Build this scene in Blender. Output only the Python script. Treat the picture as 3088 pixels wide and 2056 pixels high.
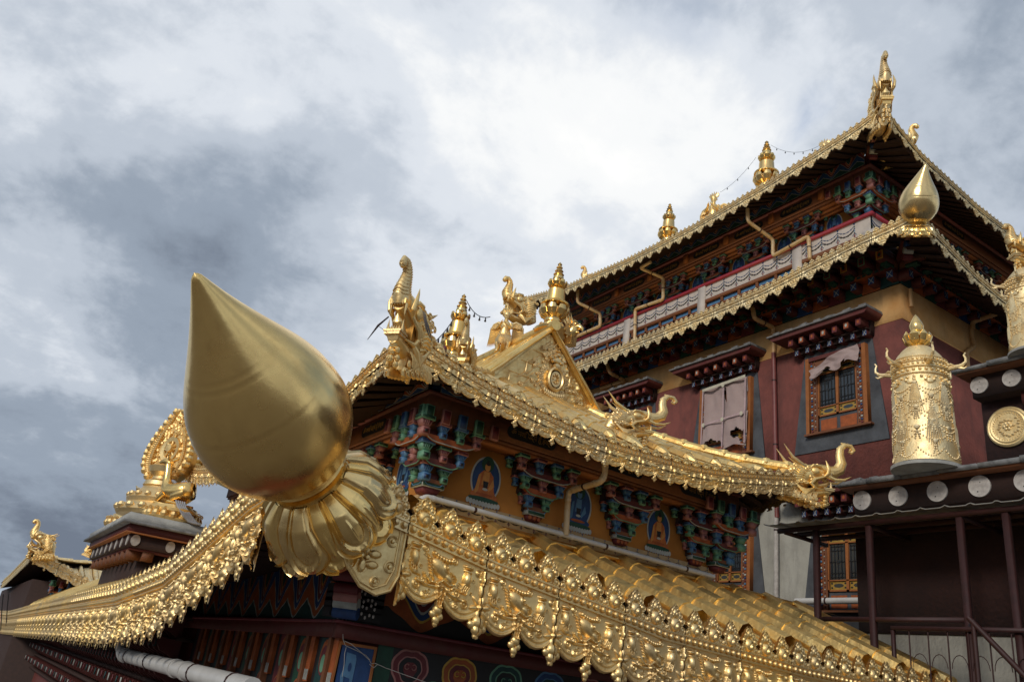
import bpy, math, random
import numpy as np
from mathutils import Matrix, Vector
R = math.radians
random.seed(7); rng = np.random.default_rng(7)
sc = bpy.context.scene
for o in list(bpy.data.objects): bpy.data.objects.remove(o, do_unlink=True)
COL = sc.collection

# ---------------------------------------------------------------- camera, sky, sun, exposure
def _n(v): v = np.array(v, float); return v/np.linalg.norm(v)
FPX, PCX, PCY = 2427., 1544., 1028.
_Z = _n((802, -5568, 2427)); _X = _n((4270, 1673, 2427)); _X = _n(_X-_Z*(_X@_Z)); _Y = np.cross(_Z, _X)
CAMM = np.array([_X, _Y, _Z])              # world = CAMM @ (right, down, forward)
CZ = 6.0                                    # camera height above the courtyard
cam = bpy.data.cameras.new('camera'); camo = bpy.data.objects.new('camera', cam); COL.objects.link(camo)
m = Matrix.Identity(4)
for i in range(3):
    m[i][0] = CAMM[i][0]; m[i][1] = -CAMM[i][1]; m[i][2] = -CAMM[i][2]
camo.matrix_world = Matrix.Translation((0, 0, CZ)) @ m
cam.sensor_width = 36; cam.lens = 36*FPX/3088; cam.clip_start = .05; cam.clip_end = 3000
sc.camera = camo
sc.render.resolution_x = 1024; sc.render.resolution_y = 681

SUN_EL, SUN_AZ = R(27), R(-156)    # sun direction azimuth (atan2 y,x of the vector towards the sun)
sd = Vector((math.cos(SUN_EL)*math.cos(SUN_AZ), math.cos(SUN_EL)*math.sin(SUN_AZ), math.sin(SUN_EL)))
sl = bpy.data.lights.new('sun', 'SUN'); sl.energy = 1.6; sl.angle = R(14); sl.color = (1, .93, .82)
so = bpy.data.objects.new('sun', sl); COL.objects.link(so)
so.rotation_euler = sd.to_track_quat('Z', 'Y').to_euler(); so.location = (0, 0, 40)

w = bpy.data.worlds.new('World'); sc.world = w; w.use_nodes = True
nt = w.node_tree; N = nt.nodes; L = nt.links; N.clear()
def wn(t, **k):
    n = N.new(t)
    for a, b in k.items(): setattr(n, a, b)
    return n
out = wn('ShaderNodeOutputWorld'); bg = wn('ShaderNodeBackground'); bg.inputs[1].default_value = .115
L.new(bg.outputs[0], out.inputs[0])
sky = wn('ShaderNodeTexSky', sky_type='NISHITA', sun_disc=False); sky.sun_elevation = SUN_EL
sky.sun_rotation = math.pi/2-SUN_AZ
tc = wn('ShaderNodeTexCoord'); sep = wn('ShaderNodeSeparateXYZ'); L.new(tc.outputs['Generated'], sep.inputs[0])
def mth(op, a, b=None, c=None, clamp=False):
    n = wn('ShaderNodeMath', operation=op); n.use_clamp = clamp
    for i, v in enumerate((a, b, c)):
        if v is None: continue
        if isinstance(v, (int, float)): n.inputs[i].default_value = v
        else: L.new(v, n.inputs[i])
    return n.outputs[0]
zz = mth('ADD', mth('MAXIMUM', sep.outputs[2], 0.0), .35)
cmb = wn('ShaderNodeCombineXYZ')
L.new(mth('DIVIDE', sep.outputs[0], zz), cmb.inputs[0]); L.new(mth('DIVIDE', sep.outputs[1], zz), cmb.inputs[1])
def noise(scale, det, rough, dist, off):
    mp = wn('ShaderNodeMapping'); mp.inputs['Location'].default_value = off
    L.new(cmb.outputs[0], mp.inputs[0])
    n = wn('ShaderNodeTexNoise'); n.inputs['Scale'].default_value = scale; n.inputs['Detail'].default_value = det
    n.inputs['Roughness'].default_value = rough; n.inputs['Distortion'].default_value = dist
    L.new(mp.outputs[0], n.inputs['Vector']); return n.outputs[0]
def ramp(src, stops, interp='EASE'):
    r = wn('ShaderNodeValToRGB'); r.color_ramp.interpolation = interp
    e = r.color_ramp.elements
    while len(e) < len(stops): e.new(.5)
    for k, (p, c) in enumerate(stops): e[k].position = p; e[k].color = (*c, 1)
    L.new(src, r.inputs[0]); return r.outputs[0]
n1 = noise(1.25, 12, .56, .35, (3.1, 1.7, 0)); n2 = noise(3.8, 10, .58, .25, (7.3, 2.2, 1))
mixn = mth('ADD', mth('MULTIPLY', n1, .66), mth('ADD', mth('MULTIPLY', n2, .24), mth('MULTIPLY', noise(10.5, 9, .62, .4, (1.3, 6.2, 3)), .10)))
# darker, thicker cloud bank towards the north-west (along +Y), thinner towards +X
def dotd(u, v):      # how close a direction is to a given bearing in the sky
    d = _n(CAMM@np.array([(u-PCX)/FPX, (v-PCY)/FPX, 1.])); vm = wn('ShaderNodeVectorMath', operation='DOT_PRODUCT')
    L.new(tc.outputs['Generated'], vm.inputs[0]); vm.inputs[1].default_value = tuple(d); return vm.outputs['Value']
thin = mth('MULTIPLY', mth('MAXIMUM', mth('SUBTRACT', dotd(950, 230), .78), 0.0), .98)
thick = mth('MAXIMUM', mth('MULTIPLY', mth('MAXIMUM', mth('SUBTRACT', dotd(50, 1200), .84), 0.0), 1.0), mth('MULTIPLY', mth('MAXIMUM', mth('SUBTRACT', dotd(-500, -150), .86), 0.0), 1.1))
bank = mth('SUBTRACT', thin, thick)
val = mth('ADD', mth('MULTIPLY_ADD', mth('SUBTRACT', mixn, .5), 1.45, .5), mth('ADD', bank, -.085))
cc = ramp(val, [(.20, (1.35, 1.62, 2.1)), (.36, (2.5, 2.95, 3.6)), (.47, (4.2, 4.65, 5.3)), (.56, (5.9, 6.25, 6.75)), (.66, (7.6, 7.7, 7.75)), (.80, (8.6, 8.5, 8.3))])
n3 = noise(2.2, 7, .55, .3, (11.5, 4.0, 2))
blue = ramp(mth('ADD', n3, mth('MULTIPLY', sep.outputs[0], .12)), [(.60, (0, 0, 0)), (.72, (1, 1, 1))])
mx = wn('ShaderNodeMix', data_type='RGBA'); L.new(mth('MULTIPLY', mth('MULTIPLY', blue, .8), mth('MULTIPLY', mth('SUBTRACT', sep.outputs[0], .38), 4.0, clamp=True)), mx.inputs[0]); L.new(cc, mx.inputs[6])
skb = wn('ShaderNodeMix', data_type='RGBA', blend_type='MULTIPLY'); skb.inputs[0].default_value = 1
L.new(sky.outputs[0], skb.inputs[6]); skb.inputs[7].default_value = (1.6, 1.6, 1.6, 1)
L.new(skb.outputs[2], mx.inputs[7])
L.new(mx.outputs[2], bg.inputs[0])
sc.view_settings.view_transform = 'Standard'; sc.view_settings.look = 'None'
sc.view_settings.exposure = 0.12; sc.view_settings.gamma = 1
sc.render.engine = 'CYCLES'
sc.cycles.max_bounces = 6; sc.cycles.glossy_bounces = 4; sc.cycles.diffuse_bounces = 3

# ---------------------------------------------------------------- materials
MATS = {}
def mat(name, col, rough=.7, metal=0., var=.12, vscale=6., bump=0., bscale=40., col2=None, spec=.5, detail=5, rvar=0., streak=None, samt=.5):
    if name in MATS: return MATS[name]
    m = bpy.data.materials.new(name); m.use_nodes = True; t = m.node_tree; n = t.nodes; l = t.links
    p = n['Principled BSDF']; p.inputs['Roughness'].default_value = rough; p.inputs['Metallic'].default_value = metal
    p.inputs['Specular IOR Level'].default_value = spec
    c = n.new('ShaderNodeTexCoord'); nz = n.new('ShaderNodeTexNoise'); nz.inputs['Scale'].default_value = vscale
    nz.inputs['Detail'].default_value = detail; nz.inputs['Roughness'].default_value = .62; l.new(c.outputs['Object'], nz.inputs['Vector'])
    r = n.new('ShaderNodeValToRGB'); e = r.color_ramp.elements
    c2 = col2 or tuple(max(0, x*(1-3*var)) for x in col)
    e[0].position = .32; e[0].color = (*c2, 1); e[1].position = .62; e[1].color = (*col, 1)
    l.new(nz.outputs[0], r.inputs[0]); colo = r.outputs[0]
    if streak:       # weathering: uneven patches with vertical runs
        mp = n.new('ShaderNodeMapping'); mp.inputs['Scale'].default_value = (1, 1, .22); l.new(c.outputs['Object'], mp.inputs[0])
        z3 = n.new('ShaderNodeTexNoise'); z3.inputs['Scale'].default_value = vscale*2.6; z3.inputs['Detail'].default_value = 8; z3.inputs['Roughness'].default_value = .7; l.new(mp.outputs[0], z3.inputs['Vector'])
        r3 = n.new('ShaderNodeMapRange'); r3.inputs[1].default_value = .50; r3.inputs[2].default_value = .74; r3.inputs[4].default_value = samt; l.new(z3.outputs[0], r3.inputs[0])
        mx3 = n.new('ShaderNodeMix'); mx3.data_type = 'RGBA'; l.new(r3.outputs[0], mx3.inputs[0]); l.new(colo, mx3.inputs[6]); mx3.inputs[7].default_value = (*streak, 1); colo = mx3.outputs[2]
    if metal > .9:   # every gilded piece a slightly different tone
        oi = n.new('ShaderNodeObjectInfo'); hv = n.new('ShaderNodeHueSaturation'); mr2 = n.new('ShaderNodeMapRange'); mr2.inputs[3].default_value = .86; mr2.inputs[4].default_value = 1.06
        l.new(oi.outputs['Random'], mr2.inputs[0]); l.new(mr2.outputs[0], hv.inputs['Value']); mr4 = n.new('ShaderNodeMapRange'); mr4.inputs[3].default_value = .93; mr4.inputs[4].default_value = 1.08
        l.new(oi.outputs['Random'], mr4.inputs[0]); l.new(mr4.outputs[0], hv.inputs['Saturation']); l.new(colo, hv.inputs['Color']); colo = hv.outputs[0]
    l.new(colo, p.inputs['Base Color'])
    if rvar:
        mr = n.new('ShaderNodeMapRange'); mr.inputs[1].default_value = .3; mr.inputs[2].default_value = .7
        mr.inputs[3].default_value = rough+rvar; mr.inputs[4].default_value = max(.03, rough-rvar)
        l.new(nz.outputs[0], mr.inputs[0]); l.new(mr.outputs[0], p.inputs['Roughness'])
    if bump:
        b = n.new('ShaderNodeBump'); b.inputs['Strength'].default_value = bump; b.inputs['Distance'].default_value = .01
        z2 = n.new('ShaderNodeTexNoise'); z2.inputs['Scale'].default_value = bscale; z2.inputs['Detail'].default_value = 4
        l.new(c.outputs['Object'], z2.inputs['Vector']); l.new(z2.outputs[0], b.inputs['Height']); l.new(b.outputs[0], p.inputs['Normal'])
    MATS[name] = m; return m
GOLD = mat('gilded_copper', (.98, .74, .36), .46, 1, .06, 5, .25, 28, col2=(.88, .62, .27), rvar=.08, streak=(.50, .33, .14))
GOLDK = mat('shade_grime_gilding', (.42, .24, .08), .55, 1, .1, 8, .2, 30)  # darkened gilding: colours in mouth shade and the dark roll joints
GOLDB = mat('polished_gilding', (.97, .70, .30), .26, 1, .08, 2.2, .14, 14, col2=(.82, .56, .23), rvar=.07, streak=(.52, .34, .14), samt=.55)
GOLDR = mat('gilded_relief', (.98, .74, .36), .48, 1, .05, 7, .25, 45, col2=(.88, .62, .28), rvar=.08, streak=(.48, .31, .13), samt=.6)
GOLDT = mat('gilded_roof_sheet', (.99, .75, .33), .48, 1, .10, 4, .7, 16, col2=(.80, .52, .18), rvar=.12, streak=(.50, .30, .10), samt=.6)
GOLDP = mat('pale_gilding', (.95, .80, .50), .6, 1, .05, 6, .4, 45, col2=(.82, .65, .37), rvar=.08, streak=(.52, .38, .20), samt=.5)
OCHRE = mat('ochre_plaster', (.44, .18, .028), .85, 0, .07, 4, .2, 30, col2=(.38, .15, .025))
CREAM = mat('cream_plaster', (.76, .47, .20), .9, 0, .06, 1.6, .35, 40, col2=(.62, .31, .10), streak=(.34, .19, .09), samt=.6)
MAROON = mat('maroon_wall', (.20, .060, .048), .92, 0, .1, 1.8, .9, 20, col2=(.105, .034, .030), streak=(.06, .028, .026), samt=.7)
GREYW = mat('grey_lime_wall', (.34, .33, .29), .92, 0, .06, 2.5, .5, 35, col2=(.25, .24, .21), streak=(.14, .13, .12), samt=.6)
BLACKW = mat('black_window_surround', (.085, .092, .105), .9, 0, .12, 3, .4, 30, col2=(.040, .043, .05))
SLATE = mat('slate_slab', (.20, .20, .20), .85, 0, .15, 9, .9, 30, col2=(.09, .09, .09))
CONC = mat('weathered_cement', (.36, .36, .34), .9, 0, .1, 6, .5, 40, col2=(.24, .24, .23))
DWOOD = mat('dark_timber', (.035, .014, .010), .8, 0, .1, 12, .3, 50)
RWOOD = mat('red_timber', (.105, .026, .018), .65, 0, .12, 8, .2, 40, col2=(.10, .012, .010))
BWOOD = mat('brown_timber', (.18, .062, .022), .7, 0, .12, 9, .3, 40, col2=(.13, .045, .016))
OWOOD = mat('orange_timber', (.32, .11, .024), .7, 0, .12, 10, .2, 40, col2=(.26, .08, .02))
PBLUE = mat('blue_paint', (.013, .055, .18), .6, 0, .12, 14); PGREEN = mat('green_paint', (.009, .062, .034), .6, 0, .12, 14)
PMAR = mat('crimson_paint', (.15, .020, .025), .6, 0, .12, 14); PORAN = mat('orange_paint', (.36, .085, .016), .6, 0, .12, 14)
PPALE = mat('pale_edge_paint', (.42, .44, .41), .6, 0, .1, 14); PLBLUE = mat('light_blue_paint', (.08, .20, .36), .6, 0, .1, 14)
PPINK = mat('rose_edge_paint', (.40, .17, .15), .6, 0, .1, 14); PBLACK = mat('black_paint', (.012, .012, .014), .6, 0, .1, 14)
PLGREEN = mat('light_green_paint', (.14, .33, .21), .6, 0, .1, 14); PTEAL = mat('teal_paint', (.006, .046, .044), .6, 0, .1, 14)
PWHITE = mat('white_paint', (.72, .70, .66), .6, 0, .06, 12); PSKIN = mat('figure_gold_paint', (.55, .25, .06), .6, 0, .08, 14)
PROBE = mat('robe_paint', (.48, .14, .03), .6, 0, .12, 14); PYEL = mat('yellow_paint', (.55, .33, .05), .6, 0, .1, 14)
RAILW = mat('railing_board', (.52, .47, .43), .8, 0, .05, 5, .1, 30)
CRIM = mat('crimson_coping', (.30, .02, .04), .55, 0, .08, 6)
BANDC = mat('painted_fabric_band', (.50, .34, .17), .85, 0, .08, 8)
PVC = mat('white_plastic_pipe', (.55, .54, .52), .42, 0, .05, 5); PIPEO = mat('ochre_painted_pipe', (.55, .34, .15), .5, 0, .08, 5, col2=(.42, .22, .08))
PIPEM = mat('maroon_painted_pipe', (.20, .05, .045), .5, 0, .1, 5); PIPEC = mat('stained_cream_pipe', (.58, .45, .27), .5, 0, .1, 7, col2=(.45, .27, .10))
STONEW = mat('whitewashed_stone', (.50, .47, .44), .9, 0, .1, 12, .6, 30, col2=(.33, .30, .28))
IRON = mat('maroon_iron', (.036, .008, .007), .6, .0, .12, 12); TIN = mat('corrugated_tin', (.30, .28, .25), .5, .4, .1, 5)
CLOTH = mat('dusty_pink_cloth', (.38, .29, .275), .95, 0, .05, 5, .4, 60, col2=(.34, .25, .24)); GCLOTH = mat('grey_silk_scarf', (.36, .36, .38), .7, 0, .1, 12)
TAPE = mat('cream_ribbon', (.58, .54, .42), .8); GLASS = mat('dark_window_glass', (.035, .045, .055), .12, 0, .1, 3, spec=.8)
GOLDW = mat('gold_lattice_paint', (.42, .26, .05), .5, .2, .1, 20); WIRE = mat('black_cable', (.02, .02, .025), .6); CORD = mat('pale_cord', (.45, .42, .38), .8)
DMAR = mat('dark_maroon_wall', (.042, .014, .012), .95, 0, .1, 2.5, .8, 24, col2=(.026, .009, .009))
GROUND = mat('courtyard_paving', (.16, .14, .12), .9, 0, .1, .4, .3, 3, col2=(.11, .095, .08))
GLYPH = mat('gilt_script', (.36, .22, .07), .5, .3, .1, 30)

# ---------------------------------------------------------------- mesh builder
def rotm(ax, a):
    c, s = math.cos(a), math.sin(a); i, j = {'x': (1, 2), 'y': (2, 0), 'z': (0, 1)}[ax]
    M = np.eye(4); M[i, i] = c; M[j, j] = c; M[i, j] = -s; M[j, i] = s; return M
def tr(x=0, y=0, z=0): M = np.eye(4); M[:3, 3] = (x, y, z); return M
def scl(x, y=None, z=None): return np.diag([x, x if y is None else y, x if z is None else z, 1.])
def FR(x, y, z):      # board facing -Y : (u, v, out)
    M = np.eye(4); M[:3, 0] = (1, 0, 0); M[:3, 1] = (0, 0, 1); M[:3, 2] = (0, -1, 0); M[:3, 3] = (x, y, z); return M
def LF(x, y, z):      # board facing -X : u runs towards -Y
    M = np.eye(4); M[:3, 0] = (0, -1, 0); M[:3, 1] = (0, 0, 1); M[:3, 2] = (-1, 0, 0); M[:3, 3] = (x, y, z); return M
def worldloc(o):
    v = np.zeros(3)
    while o is not None: v += np.array(o.location); o = o.parent
    return v
class MB:
    def __init__(s): s.V = []; s.F = []; s.S = []; s.M = []; s.n = 0; s.mats = []
    def mi(s, m):
        if m not in s.mats: s.mats.append(m)
        return s.mats.index(m)
    def add(s, V, F, m, M=None):
        V = np.asarray(V, float)
        if M is not None: V = V@M[:3, :3].T+M[:3, 3]
        F = np.asarray(F, np.int64)
        if F.ndim != 2 or len(F) == 0: return s
        s.V.append(V); s.F.append((F+s.n).ravel()); s.S.append(np.full(len(F), F.shape[1])); s.M.append(np.full(len(F), s.mi(m))); s.n += len(V); return s
    def ngon(s, V, m, M=None): return s.add(V, [list(range(len(V)))], m, M)
    def box(s, c, h, m, M=None, taper=1.):   # c centre, h half sizes
        x, y, z = h; t = taper
        V = np.array([(-x*t, -y*t, -z), (x*t, -y*t, -z), (x*t, y*t, -z), (-x*t, y*t, -z), (-x, -y, z), (x, -y, z), (x, y, z), (-x, y, z)])+np.array(c)
        return s.add(V, [(3, 2, 1, 0), (4, 5, 6, 7), (0, 1, 5, 4), (1, 2, 6, 5), (2, 3, 7, 6), (3, 0, 4, 7)], m, M)
    def b2(s, a, b, m, M=None):
        a = np.array(a, float); b = np.array(b, float); lo = np.minimum(a, b); hi = np.maximum(a, b)
        return s.box((lo+hi)/2, (hi-lo)/2, m, M)
    def tube(s, P, r, m, M=None, n=10, sy=1., caps=True, up=None):
        P = np.array(P, float); k = len(P); r = np.full(k, r) if np.isscalar(r) else np.array(r, float)
        T = np.gradient(P, axis=0); T /= np.linalg.norm(T, axis=1)[:, None]+1e-12
        u = np.array(up, float) if up is not None else (np.array((0, 0, 1.)) if abs(T[0][2]) < .9 else np.array((1., 0, 0)))
        th = np.linspace(0, 2*np.pi, n, endpoint=False); V = []
        for i in range(k):
            u = u-T[i]*(u@T[i]); u /= np.linalg.norm(u)+1e-12; v = np.cross(T[i], u)
            V.append(P[i]+r[i]*(np.cos(th)[:, None]*u*sy+np.sin(th)[:, None]*v))
        V = np.concatenate(V); F = []
        a = np.arange(n); b = (a+1) % n
        F = np.concatenate([np.stack([i*n+a, i*n+b, (i+1)*n+b, (i+1)*n+a], 1) for i in range(k-1)])
        s.add(V, F, m, M)
        if caps:
            s.add(V[:n], [list(range(n))[::-1]], m, M); s.add(V[-n:], [list(range(n))], m, M)
        return s
    def lathe(s, prof, m, M=None, n=32, ripple=0., rk=8):
        P = np.array(prof, float); th = np.linspace(0, 2*np.pi, n, endpoint=False)
        rr = P[:, 0][:, None]*(1+ripple*np.abs(np.sin(th*rk/2))[None])
        V = np.stack([rr*np.cos(th), rr*np.sin(th), np.repeat(P[:, 1][:, None], n, 1)], 2).reshape(-1, 3)
        a = np.arange(n); b = (a+1) % n
        F = np.concatenate([np.stack([i*n+a, i*n+b, (i+1)*n+b, (i+1)*n+a], 1) for i in range(len(P)-1)])
        s.add(V, F, m, M)
        if P[0, 0] > 1e-4: s.add(V[:n], [list(range(n))[::-1]], m, M)
        if P[-1, 0] > 1e-4: s.add(V[-n:], [list(range(n))], m, M)
        return s
    def ball(s, c, r, m, M=None, n=10):
        r = (r, r, r) if np.isscalar(r) else r; k = max(4, n//2+1)
        ph = np.linspace(0, np.pi, k)[1:-1]; th = np.linspace(0, 2*np.pi, n, endpoint=False)
        V = np.stack([np.outer(np.sin(ph), np.cos(th)), np.outer(np.sin(ph), np.sin(th)), np.repeat(np.cos(ph)[:, None], n, 1)], 2).reshape(-1, 3)
        V = np.concatenate([V, [(0, 0, 1), (0, 0, -1)]])*np.array(r)+np.array(c)
        a = np.arange(n); b = (a+1) % n; q = k-2
        if q > 1: s.add(V, np.concatenate([np.stack([i*n+a, (i+1)*n+a, (i+1)*n+b, i*n+b], 1) for i in range(q-1)]), m, M)
        s.add(V, np.concatenate([np.stack([np.full(n, q*n), a, b], 1), np.stack([np.full(n, q*n+1), (q-1)*n+b, (q-1)*n+a], 1)]), m, M)
        return s
    def prism(s, poly, z0, z1, m, M=None):   # poly in (u,v), extruded along w
        p = np.array(poly, float); k = len(p)
        if np.sum(p[:, 0]*np.roll(p[:, 1], -1)-np.roll(p[:, 0], -1)*p[:, 1]) < 0: p = p[::-1]
        V = np.concatenate([np.c_[p, np.full(k, z0)], np.c_[p, np.full(k, z1)]])
        s.add(V, [list(range(k))[::-1]], m, M); s.add(V, [list(range(k, 2*k))], m, M)
        a = np.arange(k); b = (a+1) % k
        return s.add(V, np.stack([a, b, b+k, a+k], 1), m, M)
    def face(s, poly, w, m, M=None):
        p = np.array(poly, float)
        if np.sum(p[:, 0]*np.roll(p[:, 1], -1)-np.roll(p[:, 0], -1)*p[:, 1]) < 0: p = p[::-1]
        return s.add(np.c_[p, np.full(len(p), w)], [list(range(len(p)))], m, M)
    def spiral(s, c, r, m, M=None, turns=1.4, th=.25, flip=1, w=None, n=6, a0=0.):
        t = np.linspace(0, 1, 14); a = a0+flip*t*turns*2*np.pi; rr = r*(1-.82*t)
        P = np.stack([c[0]+rr*np.cos(a), np.full(14, c[1]) if w is None else c[1]+w*t, c[2]+rr*np.sin(a)], 1)
        s.tube(P, r*th*(1-.45*t), m, M, n=n); s.ball(P[-1], r*th*1.1, m, M, 6); return s
    def build(s, name, parent=None, local=False, smooth=30, kind=None, loc=None, rz=0.):
        V = np.concatenate(s.V); me = bpy.data.meshes.new(name)
        if local: org = np.zeros(3)
        else: org = (V.min(0)+V.max(0))/2; org[2] = V[:, 2].min()
        li = np.concatenate(s.F).astype(np.int32); S = np.concatenate(s.S).astype(np.int32)
        me.vertices.add(len(V)); me.vertices.foreach_set('co', (V-org).astype(np.float32).ravel())
        me.loops.add(len(li)); me.loops.foreach_set('vertex_index', li)
        me.polygons.add(len(S)); st = np.concatenate([[0], np.cumsum(S)[:-1]]).astype(np.int32)
        me.polygons.foreach_set('loop_start', st)
        me.polygons.foreach_set('material_index', np.concatenate(s.M).astype(np.int32))
        for m in s.mats: me.materials.append(m)
        me.update(calc_edges=True); me.validate()
        if smooth: me.shade_smooth(); me.set_sharp_from_angle(angle=R(smooth))
        o = bpy.data.objects.new(name, me); COL.objects.link(o)
        if parent is not None:
            o.parent = parent
            if not local: o.location = Vector(org-worldloc(parent))
        else: o.location = Vector(org)
        if loc is not None: o.location = loc; o.rotation_euler = (0, 0, rz)
        if kind: o['kind'] = kind
        return o
def thing(name, label, cat, loc=(0, 0, 0), rz=0., s=1., group=None, rx=0., ry=0.):
    o = bpy.data.objects.new(name, None); COL.objects.link(o); o.empty_display_size = .2
    o.location = loc; o.rotation_euler = (rx, ry, rz); o.scale = (s, s, s)
    o['label'] = label; o['category'] = cat
    if group: o['group'] = group
    return o
def tag(o, label, cat, group=None):
    o['label'] = label; o['category'] = cat
    if group: o['group'] = group
    return o
def copy_tree(o, parent=None):
    c = o.copy(); COL.objects.link(c); c.parent = parent
    for ch in list(o.children): copy_tree(ch, c)
    return c
def dup(o, label, loc, rz=None, s=None, group=None):
    c = copy_tree(o); c['label'] = label; c.location = loc
    if rz is not None: c.rotation_euler[2] = rz
    if s is not None: c.scale = (s, s, s)
    if group: c['group'] = group
    return c
def ray(u, v): return CAMM@np.array([(u-PCX)/FPX, (v-PCY)/FPX, 1.])
def at(u, v, x=None, y=None, z=None, d=None):   # a photo direction met with a real plane (heights are above the courtyard)
    r = ray(u, v); t = d
    if x is not None: t = x/r[0]
    elif y is not None: t = y/r[1]
    elif z is not None: t = (z-CZ)/r[2]
    p = r*t; p[2] += CZ; return p
def tab(T): T = np.array(T, float); return lambda q: np.interp(q, T[:, 0], T[:, 1])+CZ

# ---------------------------------------------------------------- ground
g = MB(); g.add([(-600, -600, 0), (900, -600, 0), (900, 900, 0), (-600, 900, 0)], [(0, 1, 2, 3)], GROUND)
go = g.build('ground', kind='structure', smooth=0)
# ---------------------------------------------------------------- embossed eave panels
def dome(A, B, ca, cb, r, h, ry=None, ang=0.):
    x = A-ca; y = B-cb
    if ang: x, y = x*math.cos(ang)+y*math.sin(ang), -x*math.sin(ang)+y*math.cos(ang)
    return h*np.sqrt(np.clip(1-(x/r)**2-(y/(ry or r))**2, 0, 1))
def ring(A, B, ca, cb, r, wd, h): return h*np.exp(-((np.hypot(A-ca, B-cb)-r)/wd)**2)
def lowline(a, style):
    f = np.mod(a*2, 1)
    if style == 2: return -(.40+.30*np.sin(np.pi*np.clip((f-.12)/.76, 0, 1))**.8)
    return -(.52+.16*np.sin(np.pi*f)**.75)
_pc = {}
def panel_geo(style, res, ncr, nb):
    key = (style, res, ncr, nb)
    if key in _pc: return _pc[key]
    out = []
    # --- lower embossed apron
    na, nb_ = res, int(res*.85)
    b0 = -.05; A, B = np.meshgrid(np.linspace(0, 1, na+1), np.linspace(-.86, b0, nb_+1), indexing='ij')
    low = lowline(A, style); inside = B >= low
    pend = [(.5, -.66, .055), (.455, -.71, .04), (.545, -.71, .04), (.5, -.76, .045), (.5, -.80, .03)]
    for s in (0, 1): pend += [(s, -.62, .07), (s, -.70, .055), (s+(.07 if s == 0 else -.07), -.66, .045), (s, -.76, .03)]
    inside |= ((np.abs(A-.5) < .035) | (A < .04) | (A > .96)) & (B > -.70) & (style == 1)
    if style == 2:
        pend = []
        for s in (.25, .75): pend += [(s, -.70, .06), (s-.05, -.68, .04), (s+.05, -.68, .04), (s, -.76, .035)]
        for s in (0, .5, 1): pend += [(s, -.42, .045), (s, -.48, .028)]
    for (a, b, r) in pend: inside |= np.hypot(A-a, B-b) < r
    H = np.zeros_like(A); d = B-low
    H += .030*np.exp(-((d-.024)/.018)**2)+.022*np.exp(-((d-.085)/.016)**2)
    for (a, b, r) in pend: H = np.maximum(H, dome(A, B, a, b, r*.95, r*.85)+(.008 if r > .05 else 0))
    if style == 1:
        mx_ = lambda v: np.maximum(H, v)
        def path(H, pts, r, h):
            pts = np.array(pts); t = np.linspace(0, len(pts)-1, 26); x = np.interp(t, range(len(pts)), pts[:, 0]); y = np.interp(t, range(len(pts)), pts[:, 1])
            for q in range(26): H = np.maximum(H, dome(A, B, x[q], y[q], r, h))
            return H
        H = np.maximum(H, dome(A, B, .45, -.26, .13, .085, .085, -.55)); H = np.maximum(H, dome(A, B, .55, -.33, .075, .085, .045, -.55))
        for k in range(7): H = np.maximum(H, dome(A, B, .36+.036*k, -.135-.012*k+.006*k*k*.3, .024, .06, .030))
        for k in range(7): H = np.maximum(H, dome(A, B, .31+.010*k, -.185-.030*k, .050, .045, .0115, -.6))
        H = np.maximum(H, dome(A, B, .51, -.235, .026, .11)); H += ring(A, B, .51, -.235, .040, .010, .02)
        H = path(H, [(.27, -.37), (.35, -.42), (.44, -.41), (.50, -.36), (.58, -.385), (.64, -.36)], .018, .055)
        H = path(H, [(.60, -.26), (.65, -.30), (.66, -.36), (.62, -.41)], .016, .045)
        for cx, sx_ in ((.13, 1), (.80, -1)):
            H = np.maximum(H, dome(A, B, cx, -.125, .065, .060, .024)); H = np.maximum(H, dome(A, B, cx, -.170, .055, .052, .018)); H = np.maximum(H, dome(A, B, cx+.005*sx_, -.25, .052, .075, .085, .12*sx_))
            for k in range(4): H = path(H, [(cx-.035+.024*k, -.31), (cx-.045+.024*k+.02*sx_, -.37), (cx-.02+.022*k+.04*sx_, -.40)], .011, .045)
        H = path(H, [(.20, -.45), (.30, -.47), (.42, -.45), (.49, -.42)], .020, .045); H = path(H, [(.80, -.47), (.70, -.48), (.58, -.46), (.51, -.42)], .020, .045)
        for s in (0, 1): H = path(H, [(s, -.10), (s, -.24)], .018, .05)
        for cx, cb, r in ((.20, -.50, .035), (.80, -.50, .035), (.28, -.44, .03), (.69, -.43, .035), (.62, -.30, .028), (.25, -.12, .024), (.62, -.12, .026), (.93, -.14, .02), (.70, -.55, .025), (.31, -.57, .025)):
            H = np.maximum(H, dome(A, B, cx, cb, r*.6, .035)); H += ring(A, B, cx, cb, r, .010, .022)
        for s in (0, 1):
            for k in range(6):
                an = k*math.pi/3+.3; H = np.maximum(H, dome(A, B, s+.075*math.cos(an), -.47+.075*math.sin(an), .062, .04, .026, an))
            H = np.maximum(H, dome(A, B, s, -.47, .032, .06)); H = np.maximum(H, dome(A, B, s, -.30, .028, .04, .07))
            H += dome(A, B, s, -.19, .04, .02, .03)
        r7 = np.random.default_rng(11)
        for k in range(46):
            cx, cb = r7.uniform(.03, .97), r7.uniform(-.58, -.09); rr_ = r7.uniform(.014, .026)
            G = ring(A, B, cx, cb, rr_, .006, .016)+dome(A, B, cx, cb, rr_*.4, .02); H = np.where((H < .012) & (G > .002), np.maximum(H, G), H)
        wv = np.clip((B+.60)/.16, 0, 1); fan = (np.abs(A-.5) < .035+.05*wv) & (B < -.42) & (B > -.64)
        H += fan*.03*(.5+.5*np.cos((A-.5)/(.035+.05*wv)*9))
    else:
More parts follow.
